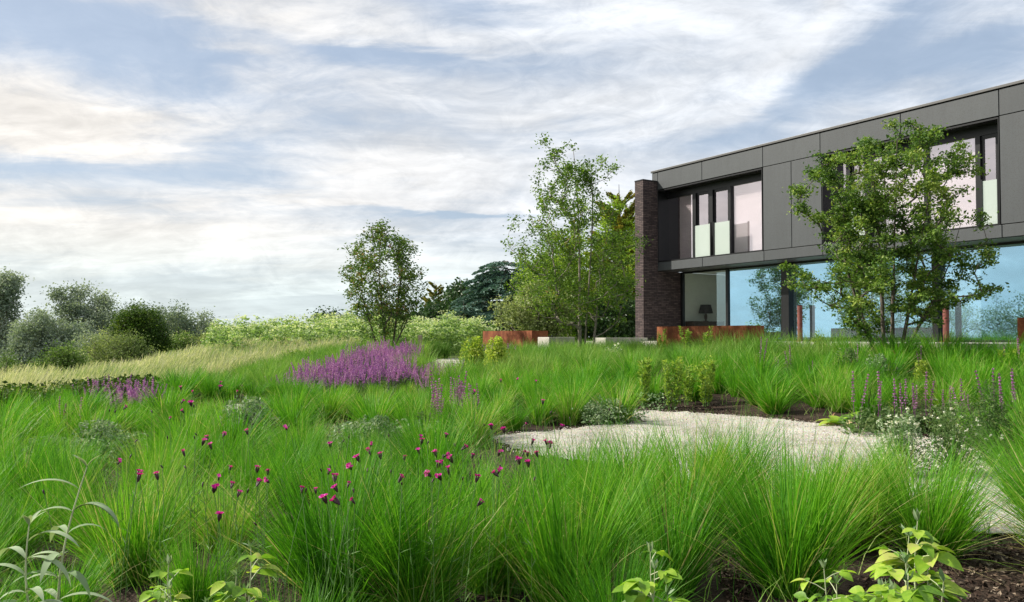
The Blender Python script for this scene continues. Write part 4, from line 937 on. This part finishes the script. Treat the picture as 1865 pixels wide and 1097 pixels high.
# ------------------------------------------------------------------ leafy upright stems, mounds
def upright(u, v, vtop, label, n=7, leaf=M['leafy'], wid=.14, name='willowherb', group=None, ls=.09, yy=None):
    g = px2g(u, v) if yy is None else np.array([(u - CX) / F * yy, yy, ground((u - CX) / F * yy, yy)]); h = (v - vtop) / F * g[1] if yy is None else EYE + (HZ - vtop) / F * yy - g[2]
    r = np.random.default_rng(int(u * 7 + v)); st = MB(); ml = MB()
    for i in range(n):
        a = r.uniform(0, 6.28); q = wid * math.sqrt(r.random()); hh = h * r.uniform(.65, 1.0); s = np.linspace(0, 1, 6)[:, None]; p0 = np.array([q * .5 * math.cos(a), q * .5 * math.sin(a), 0]); p1 = np.array([q * 1.3 * math.cos(a), q * 1.3 * math.sin(a), hh])
        P_ = p0 + (p1 - p0) * s; st.tube(P_, .005 * (1.2 - s[:, 0] * .8), 4)
        m_ = int(70 * hh / .8) + 20; f = r.random(m_) ** .8; c = p0 + (p1 - p0) * (f[:, None] * .93 + .07); th = r.uniform(0, 6.28, m_); d = np.stack([np.cos(th), np.sin(th), r.uniform(.1, 1.0, m_)], -1)
        leaves(ml, c + d * ls * .4, ls * r.uniform(.6, 1.2, m_), r, .28, 0, None, d, .05)
    o = empty(name, g, 0, label, 'leafy plant', group); add('stems', st.mesh('stems', M['stem']), None, o); add('foliage', ml.mesh('foliage', leaf), None, o); return o
upright(1168, 742, 648, 'bright upright leafy plant nearest the bend of the gravel path', 9)
upright(1222, 746, 650, 'bright upright leafy plant, second from the path bend', 10)
upright(1250, 738, 662, 'lower upright leafy plant behind the pair at the path bend', 7)
upright(1284, 740, 648, 'bright upright leafy plant furthest right in the row by the path', 9)
upright(1250, 640, 592, 'leafy shoot before the middle of the long rusted planter', 6, yy=21.5)
upright(1288, 640, 594, 'leafy shoot before the right half of the long rusted planter', 5, yy=21.2)
upright(1209, 640, 598, 'leafy shoot at the left end of the long rusted planter', 4, yy=22.2)
upright(529, 672, 636, 'small leafy plant at the meadow edge, first of three', 8, wid=.22)
upright(553, 671, 635, 'small leafy plant at the meadow edge, middle of three', 8, wid=.22)
upright(579, 670, 640, 'small leafy plant at the meadow edge, nearest the violet drift', 8, wid=.2)
upright(1488, 640, 600, 'light green leafy shoot against the glass by the rust column', 6, yy=19.5)
upright(1838, 690, 632, 'yellow green leafy plant near the cut off rusted planter', 9, wid=.25, leaf=M['shrub'])
def mound(name, u, v, wpx, hpx, n, ls, leaf, label, cat='shrub', bloom=None, nb=0, bs=.03, asp=.5, bloom_name='blossom', y=None, tw=12):
    if y is None: g = px2g(u, v)
    else: g = np.array([(u - CX) / F * y, y, float(ground((u - CX) / F * y, y))])
    y = g[1]; w = wpx / F * y / 2; h = hpx / F * y; r = np.random.default_rng(int(u + v * 3))
    th = r.uniform(0, 6.28, n); k = r.random(n) ** .5; f = r.random(n) ** .7; env = np.sqrt(np.clip(1 - (f * .95) ** 2.2, .08, 1)) * (1 + .35 * np.sin(th * 3 + f * 5)); f = f * (1 + .3 * np.sin(th * 4 + k * 9))
    c = np.stack([w * k * env * np.cos(th), w * .8 * k * env * np.sin(th), h * f + .02], -1); ml = MB(); leaves(ml, c, ls * r.uniform(.6, 1.3, n), r, asp, .2)
    st = MB()
    for i in range(tw):
        j = int(r.integers(n)); e = c[j]; st.tube([(0, 0, 0), e * (.5, .5, .65), e], [.007, .005, .002], 4)
    o = empty(name, g, 0, label, cat); add('stems', st.mesh('stems', M['stem']), None, o); add('foliage', ml.mesh('foliage', leaf), None, o)
    if bloom:
        j = r.integers(n, size=nb); cc = c[j] * (1.08, 1.08, 1.04); fb = MB(); cc = np.repeat(cc, 6, 0) + r.normal(size=(nb * 6, 3)) * bs * .35; leaves(fb, cc, bs, r, .9, .3); add(bloom_name, fb.mesh(bloom_name, bloom), None, o)
    return o
mound('yellow_shrub', 866, 690, 62, 58, 3000, .075, M['shrub'], 'yellow green shrub beside the small far bend of gravel')
mound('yellow_shrub', 906, 692, 50, 60, 2600, .075, M['shrub'], 'yellow green shrub touching the first one on its right')
mound('white_gaura', 1640, 870, 120, 90, 2600, .035, M['silver'], 'airy white flowered shrub before the right end of the path', bloom=M['white'], nb=150, bs=.022, asp=.35, tw=60)
mound('white_gaura', 1735, 868, 130, 105, 2600, .035, M['salvialeaf'], 'second white flecked airy shrub nearer the photo edge', bloom=M['white'], nb=70, bs=.02, asp=.35, tw=60)
mound('grey_mugwort', 1800, 850, 90, 120, 2400, .04, M['salvialeaf'], 'grey green feathery plant at the right photo edge by the salvias', asp=.3, tw=60)
mound('yarrow', 1120, 668, 50, 30, 900, .05, M['silver'], 'small white flowered plant on the lawn beyond the tall tree', bloom=M['white'], nb=40, bs=.05)
mound('rose_bush', 1642, 636, 60, 36, 1400, .06, M['bush'], 'rose bush with pink blooms at the foot of the thorn tree', bloom=M['rose'], nb=9, bs=.09, y=16.8)
mound('rose_bush', 1545, 700, 60, 50, 1500, .05, M['salvialeaf'], 'thin grey green bush between tussocks on the slope', bloom=M['rose'], nb=3, bs=.05)
mound('rose_bush', 1600, 706, 60, 46, 1500, .05, M['silver'], 'greyish bush between tussocks, right of the thinner one')
mound('rose_bush', 1680, 710, 40, 40, 1300, .05, M['shrub'], 'small yellowish bush on the slope above the salvias')
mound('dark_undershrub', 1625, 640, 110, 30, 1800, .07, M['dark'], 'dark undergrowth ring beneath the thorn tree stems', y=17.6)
mound('poppy', 3, 765, 20, 48, 60, .05, M['salvialeaf'], 'red poppy in the meadow at the left photo edge', 'flower', bloom=M['poppy'], nb=1, bs=.09)
mound('white_flower_plant', 917, 690, 14, 22, 160, .05, M['salvialeaf'], 'little white blossom at the foot of the yellow shrubs', 'flower', bloom=M['white'], nb=3, bs=.07)

for u_, v_, lb_ in [(185, 842, 'woolly pale green mound in the left grass below the small violet drift'), (95, 872, 'woolly pale green mound nearest the left photo edge'), (455, 800, 'woolly pale green mound left of the middle bed pinks'),
                    (690, 835, 'woolly pale green mound below the dusky salvia clump'), (1112, 772, 'woolly pale green mound at the sharp tip of gravel')]:
    mound('lambs_ear', u_, v_, 110, 34 if u_ > 1000 else 58, 1500, .06, M['silver'], lb_, 'leafy plant', asp=.35, tw=20)
# lamb's ear ground cover
mb = MB(); r_ = np.random.default_rng(12)
for (u, v, wp, n) in [(1100, 765, 80, 1500), (1075, 752, 60, 800), (700, 822, 110, 1500), (640, 815, 60, 500), (150, 850, 120, 1300), (60, 880, 90, 600), (230, 835, 70, 500), (640, 705, 120, 500), (1190, 748, 60, 260), (770, 815, 60, 500), (90, 780, 90, 400), (430, 745, 80, 300), (880, 800, 60, 300)]:
    g = px2g(u, v); w = wp / F * g[1] / 2; x = g[0] + r_.normal(0, w * .6, n); y = g[1] + r_.normal(0, w * .9, n); ok = ~in_path(x, y, -.05); x, y = x[ok], y[ok]
    leaves(mb, np.stack([x, y, ground(x, y) + r_.random(len(x)) ** 1.5 * .28 + .01], -1), .07 * r_.uniform(.5, 1.3, len(x)), r_, .42, .3)
tag(add('ground_cover', mb.mesh('ground_cover', M['silver'])), 'silvery woolly leaves creeping between the tussocks', 'ground cover', kind='stuff')
# mulch chips on the bare soil
mb = MB(); n = 9000; x = []; y = []
for z_, m_ in ((soil_zone[0], 5000), (soil_zone[1], 5000), (soil_zone[2], 800)):
    lo, hi = z_.min(0), z_.max(0); a, b_ = r_.uniform(lo[0], hi[0], m_ * 3), r_.uniform(max(lo[1], 2.8), hi[1], m_ * 3); k_ = inpoly(a, b_, z_) & ~in_path(a, b_); x.append(a[k_][:m_]); y.append(b_[k_][:m_])
x = np.concatenate(x); y = np.concatenate(y); leaves(mb, np.stack([x, y, ground(x, y) + .008], -1), r_.uniform(.015, .05, len(x)), r_, .5, .6)
M['chips'] = leafmat('mulch_chip', [(0, (.012, .008, .006)), (.6, (.05, .034, .026)), (.9, (.12, .085, .06)), (1, (.25, .20, .15))], .02, .9, .1)
tag(add('mulch', mb.mesh('mulch', M['chips'])), 'dark bark mulch scattered on the bare soil', 'mulch', kind='stuff')

# ------------------------------------------------------------------ proper leaves (ovate sheets with a midrib fold)
def ovate(mb, base, d, up, L, Wd, curl, r, rows=5, shape=.8, u=None):
    """vectorised ovate leaves: base N3, direction N3, approx normal N3"""
    n = len(base); d = d / np.linalg.norm(d, axis=1, keepdims=True); side = np.cross(d, up); side /= np.linalg.norm(side, axis=1, keepdims=True) + 1e-9; nn = np.cross(side, d)
    s = np.linspace(0, 1, rows + 1); prof = np.sin(np.pi * s ** shape) ** .8; prof[0] = .04; prof[-1] = 0.01
    L = np.broadcast_to(L, (n,)); Wd = np.broadcast_to(Wd, (n,)); curl = np.broadcast_to(curl, (n,)); ang = curl[:, None] * s[None]
    ax = np.cumsum(np.cos(ang), 1) - np.cos(ang[:, :1]); az_ = np.cumsum(np.sin(ang), 1) - np.sin(ang[:, :1]); ax = ax / rows * L[:, None]; az_ = az_ / rows * L[:, None]
    c = base[:, None] + d[:, None] * ax[..., None] - nn[:, None] * az_[..., None]
    w = prof[None] * Wd[:, None] / 2; l = c + side[:, None] * w[..., None] + nn[:, None] * (w * .35)[..., None]; rr = c - side[:, None] * w[..., None] + nn[:, None] * (w * .35)[..., None]
    v = np.stack([l, c, rr], 2); I = np.arange(n)[:, None] * (rows + 1) * 3 + np.arange(rows)[None] * 3
    f = np.concatenate([np.stack([I, I + 1, I + 4, I + 3], -1).reshape(-1, 4), np.stack([I + 1, I + 2, I + 5, I + 4], -1).reshape(-1, 4)])
    if u is None: u = r.random(n)
    uv = np.stack([np.broadcast_to(u[:, None, None], (n, rows + 1, 3)), np.broadcast_to(s[None, :, None], (n, rows + 1, 3))], -1); mb.add(v.reshape(-1, 3), f, uv.reshape(-1, 2))
def shoot(u, v, y, label, seed, h, stems=4, leaf=M['lime'], spread=.13, L=.075, name='rose_shoot'):
    """u,v = where the tip shows, y = distance; compound leaves with 3-5 leaflets"""
    T = at(u, v, y); x0 = T[0]; zb = float(ground(x0, y)); H = T[2] - zb; r = np.random.default_rng(seed); st = MB(); ml = MB(); tip = MB()
    o = empty(name, (x0, y, zb), 0, label, 'leafy shoot')
    for i in range(stems):
        a = r.uniform(0, 6.28); q = spread * (i / max(1, stems - 1)); hh = H * (1 - .5 * (i / max(1, stems)) * r.uniform(.6, 1.2)); s = np.linspace(0, 1, 8)
        e = np.array([q * math.cos(a), q * math.sin(a) * .8, hh]); b = e * (.25, .25, 0); P_ = b + (e - b) * s[:, None] + np.stack([.02 * np.sin(s * 4 + a), .02 * np.cos(s * 3), 0 * s], -1) * s[:, None]
        st.tube(P_, .0045 * (1.3 - s), 6)
        for f in np.arange(.30, 1.0, .07):
            p = P_[int(f * 7)] * (1 - (f * 7 % 1)) + P_[min(7, int(f * 7) + 1)] * (f * 7 % 1); th = r.uniform(0, 6.28); pl = .09 * (1.25 - f) + .03; d = np.array([math.cos(th), math.sin(th), .45]); end = p + d * pl
            st.tube([p, p + d * pl * .5 + (0, 0, .004), end], [.002, .0017, .0012], 5); sz = L * (1.75 - f * .85) * r.uniform(.8, 1.2)
            ds = [d * (1, 1, .2)]; ps = [end]; perp = np.array([-d[1], d[0], 0.])
            for fr_ in ((.95, .55) if f < .8 else (.9,)):
                for sg in (-1, 1): ds.append(perp * sg * .9 + d * (.5, .5, .1)); ps.append(p + d * pl * fr_)
            ds = np.array(ds); ps = np.array(ps); n_ = len(ds); up_ = np.tile([[0, 0, 1.]], (n_, 1)) + r.normal(size=(n_, 3)) * .25
            ovate(ml, ps, ds, up_, sz * r.uniform(.75, 1.1, n_), sz * .58, r.uniform(.3, 1.0, n_), r)
        d = np.tile([[0, 0, 1.]], (4, 1)) + r.normal(size=(4, 3)) * .4; tip = MB(); ovate(tip, np.tile(P_[-1:], (4, 1)), d, r.normal(size=(4, 3)), L * .6, L * .16, .5, r, 4); add('young_tip', tip.mesh('young_tip', M['silver'], True), None, o)
    add('stems', st.mesh('stems', M['palestem'], True), None, o); add('foliage', ml.mesh('foliage', leaf, True), None, o); return o
shoot(455, 992, 3.05, 'lime green leafy shoot, taller of two at bottom left', 401, 0, 3, spread=.10, L=.065)
shoot(322, 1022, 2.95, 'lime green leafy shoot, lower and left of its taller neighbour', 402, 0, 4, spread=.14, L=.065)
shoot(1190, 1000, 3.0, 'lime green leafy shoot at the bottom middle of the photo', 403, 0, 4, spread=.13, L=.07)
shoot(1665, 945, 3.1, 'tallest lime green leafy shoot above the bare soil at bottom right', 404, 0, 4, spread=.15, L=.085)
shoot(1640, 1020, 2.9, 'dense lime green shoot at the foot of the tallest one', 405, 0, 5, spread=.2, L=.085)
shoot(1502, 1030, 2.95, 'small lime green shoot left of the dense one over soil', 406, 0, 3, spread=.11, L=.065)
# silver leaved plants at the left
def silver_plant(u, v, y, base_u, label, seed, nleaf, L):
    T = at(u, v, y); x0 = (base_u - CX) / F * y; zb = float(ground(x0, y)); r = np.random.default_rng(seed); st = MB(); ml = MB(); s = np.linspace(0, 1, 10)
    e = T - (x0, y, zb); P_ = e * s[:, None] + np.stack([-.05 * np.sin(s * 3.1), 0 * s, 0 * s], -1); st.tube(P_, .0055 * (1.2 - s * .8), 7)
    for j in range(nleaf):
        f = .35 + .63 * j / nleaf; p = P_[int(f * 9)]; th = (0 if j % 2 else np.pi) + r.normal() * .5; d = np.array([[math.cos(th), math.sin(th), r.uniform(.5, 1.3)]])
        ovate(ml, p[None], d, np.array([[0, 0, 1.]]) - d * .2, L * r.uniform(.9, 1.5), L * .2, r.uniform(1.2, 2.2), r, 9, .85, np.array([r.uniform(.4, .85)]))
    for j in range(5):
        th = r.uniform(0, 6.28); d = np.array([[math.cos(th), math.sin(th), 1.8]]); ovate(ml, P_[-1:], d, np.array([[math.cos(th), math.sin(th), -.5]]) * -1, L * .45, L * .1, .6, r, 6, .9, np.array([.85]))
    o = empty('mullein', (x0, y, zb), 0, label, 'silver leaved plant'); add('stem', st.mesh('stem', M['palestem'], True), None, o); add('foliage', ml.mesh('foliage', M['silver'], True), None, o)
silver_plant(163, 850, 3.3, 118, 'tall silver leaved plant with arching woolly leaves', 501, 13, .175)
silver_plant(60, 955, 3.2, 105, 'lower silver leaved plant bending towards the left photo edge', 502, 10, .175)
# broad leaved plants on the soil
def broad(u, v, label, seed, n=7, dead=3, L=.24):
    g = px2g(u, v); r = np.random.default_rng(seed); ml = MB(); dl = MB(); th = r.uniform(0, 6.28, n); d = np.stack([np.cos(th), np.sin(th), r.uniform(.5, 1.6, n)], -1)
    ovate(ml, np.zeros((n, 3)), d, np.tile([[0, 0, 1.]], (n, 1)), L * r.uniform(.6, 1.1, n), L * .4, r.uniform(.5, 1.2, n), r, 7)
    m_ = dead * 3; c = r.normal(size=(m_, 3)) * (.16, .16, .0) + (0, 0, .03); d = r.normal(size=(m_, 3)); d[:, 2] = r.uniform(0, .6, m_); ovate(dl, c, d, r.normal(size=(m_, 3)), L * .5 * r.uniform(.5, 1, m_), L * .3, r.uniform(1, 2.5, m_), r, 5)
    o = empty('broad_leaved_plant', g, 0, label, 'leafy plant'); add('foliage', ml.mesh('foliage', M['lime'], True), None, o); add('withered_leaves', dl.mesh('withered_leaves', M['deadleaf'], True), None, o)
broad(1528, 776, 'broad leaved plant with withered leaf on bare soil, leftmost of four', 511, 8, 2, 0.42)
broad(1622, 772, 'broad leaved plant half hidden by the first dusky salvias', 512, 6, 2, 0.41)
broad(1690, 780, 'mostly withered plant between the dusky salvias', 513, 4, 6, 0.33)
broad(1745, 778, 'withering broad plant right of the other withered one', 514, 4, 6, 0.3)

# ------------------------------------------------------------------ carthusian pinks
def pink_parts(kind, seed):
    r = np.random.default_rng(seed); st = MB(); s = np.linspace(0, 1, 8); b = r.normal(0, .05, 2); P_ = np.stack([b[0] * s ** 2, b[1] * s ** 2, s], -1)
    st.tube(P_, .0016, 5)
    for f in (.25, .45, .65):
        p = P_[int(f * 7)]; d = r.normal(size=(2, 3)) * (1, 1, 0) + (0, 0, 1.2); ovate(st, np.tile(p, (2, 1)), d, r.normal(size=(2, 3)), .07, .005, .4, r, 3)
    heads = 1 if kind != 'open' else 2; ca = MB(); pe = MB(); e = P_[-1]
    nfl = {'open': 4, 'half': 2, 'bud': 0}[kind]
    for j in range(max(2, nfl)):
        a = r.uniform(0, 6.28); t0 = e + (0, 0, -.008); t1 = e + (math.cos(a) * .011 * (nfl > 1), math.sin(a) * .011 * (nfl > 1), .030 + r.uniform(-.004, .004))
        ca.tube([t0, t0 * .5 + t1 * .5, t1, t1 + (0, 0, .001)], [.004, .0075, .0055, .001], 7)
        if j < nfl:
            th = np.arange(5) / 5 * 6.28 + a; d = np.stack([np.cos(th), np.sin(th), r.uniform(.1, 1.3, 5)], -1); ovate(pe, np.tile(t1, (5, 1)), d, np.tile([[0, 0, 1.]], (5, 1)), .019 * r.uniform(.7, 1.15), .018, r.uniform(-.6, .8, 5), r, 4, 1.6)
    return st, ca, pe, b
pk = {}
for kind in ('open', 'half', 'bud'):
    for v_ in range(2):
        st, ca, pe, tb = pink_parts(kind, 600 + v_ * 7 + len(kind)); b_ = [st.mesh('stem', M['stem'], True), ca.mesh('calyx', M['calyx'], True)]
        if pe.n: b_.append(pe.mesh('petals', M['magenta'], True))
        pk[kind, v_] = b_; pk[kind, v_, 'b'] = tb
P0 = {}
pinks = [(411, 785, 'open'), (466, 785, 'half'), (519, 779, 'half'), (443, 770, 'bud'), (395, 693, 'half'), (283, 859, 'half'), (224, 873, 'half'), (122, 893, 'bud'), (478, 862, 'open'), (480, 875, 'half'), (446, 884, 'half'), (421, 886, 'half'),
         (433, 892, 'bud'), (411, 932, 'open'), (665, 829, 'half'), (638, 851, 'open'), (653, 852, 'bud'), (636, 868, 'half'), (607, 861, 'half'), (637, 884, 'half'), (571, 893, 'half'), (604, 893, 'bud'), (634, 905, 'half'), (773, 799, 'open'),
         (757, 815, 'half'), (756, 832, 'half'), (798, 820, 'open'), (801, 834, 'half'), (793, 865, 'open'), (785, 863, 'half'), (836, 791, 'half'), (838, 828, 'open'), (826, 846, 'half'), (818, 861, 'bud'), (838, 867, 'half'), (915, 779, 'open'), (890, 768, 'bud'),
         (749, 772, 'bud'), (757, 866, 'half'), (842, 912, 'half'), (886, 860, 'half'), (928, 857, 'half'), (945, 838, 'open'), (938, 834, 'open'), (932, 823, 'half'), (960, 820, 'half'), (969, 828, 'open'), (991, 811, 'open'), (1012, 800, 'half'), (984, 801, 'half'),
         (865, 712, 'half'), (905, 690, 'half'), (975, 690, 'half'), (936, 686, 'half'), (340, 703, 'half'), (352, 711, 'half'), (330, 727, 'half'), (420, 722, 'bud'), (438, 719, 'bud'), (457, 740, 'bud'), (253, 796, 'bud'), (279, 791, 'bud'), (340, 732, 'half'),
         (1075, 760, 'bud'), (1048, 758, 'bud'), (1021, 745, 'bud'), (695, 855, 'bud'), (556, 770, 'bud'), (222, 828, 'bud'), (305, 850, 'bud'), (392, 876, 'bud'), (515, 892, 'bud'), (489, 950, 'bud'), (350, 790, 'bud'), (205, 742, 'bud'), (232, 745, 'bud'), (365, 735, 'bud'), (726, 883, 'bud'), (1100, 742, 'bud')]
_r = np.random.default_rng(77)
for (u0_, v0_, n_) in [(470, 880, 4), (650, 868, 6), (790, 840, 7), (940, 830, 5), (620, 800, 5), (360, 800, 5), (250, 850, 4), (860, 800, 4), (545, 860, 4), (720, 800, 3), (430, 705, 3), (1010, 770, 3), (300, 740, 4)]:
    for _ in range(n_): pinks.append((u0_ + _r.normal() * 38, v0_ + _r.normal() * 20, ['half', 'bud', 'bud', 'half'][int(_r.integers(4))]))
LBP = {'open': 'magenta pink in full bloom on a thin stem over the grass', 'half': 'magenta pink with one or two small open flowers over the grass', 'bud': 'dark closed bud head on a thin stem over the grass'}
GP = {'open': 'pinks in full bloom', 'half': 'pinks half open', 'bud': 'pinks still in dark bud'}
for i, (u, v, kind) in enumerate(pinks):
    y = float(np.interp(v, [686, 720, 780, 860, 935], [13, 8.5, 5.0, 3.9, 3.1])); T = at(u, v + 6, y); x = T[0]; zb = float(ground(x, y)); h = T[2] - zb; key = (kind, i % 2)
    s = (.78 if y < 7 else 1.1) * (.7 if kind == 'bud' else rng.uniform(.7, 1.1))
    if key not in P0:
        o = empty('carthusian_pink', (0, 0, 0)); P0[key] = o
        for me in pk[key]: add(me.name.split('.')[0], me, None, o)
    else: o = copy_tree(P0[key])
    o.location = (x, y, zb); o.rotation_euler = (0, 0, rng.uniform(0, 6.28)); tlt = rng.normal(size=2) * .38
    for ch in o.children:
        if ch.name.startswith('stem'): ch.scale = (1, 1, h)
        else:
            tb = pk[kind, i % 2, 'b']; rt = Matrix.Rotation(tlt[0], 3, 'X') @ Matrix.Rotation(tlt[1], 3, 'Y'); off_ = rt @ Vector((tb[0] * s, tb[1] * s, s))
            ch.rotation_euler = rt.to_euler(); ch.location = Vector((tb[0], tb[1], h)) - off_; ch.scale = (s, s, s)
    tag(o, LBP[kind], 'flower', GP[kind])

for o in [o for o in COL.objects if o.type == 'EMPTY' and o.parent is None and o.children and 'label' not in o]:
    for c in list(o.children): bpy.data.objects.remove(c)
    bpy.data.objects.remove(o)
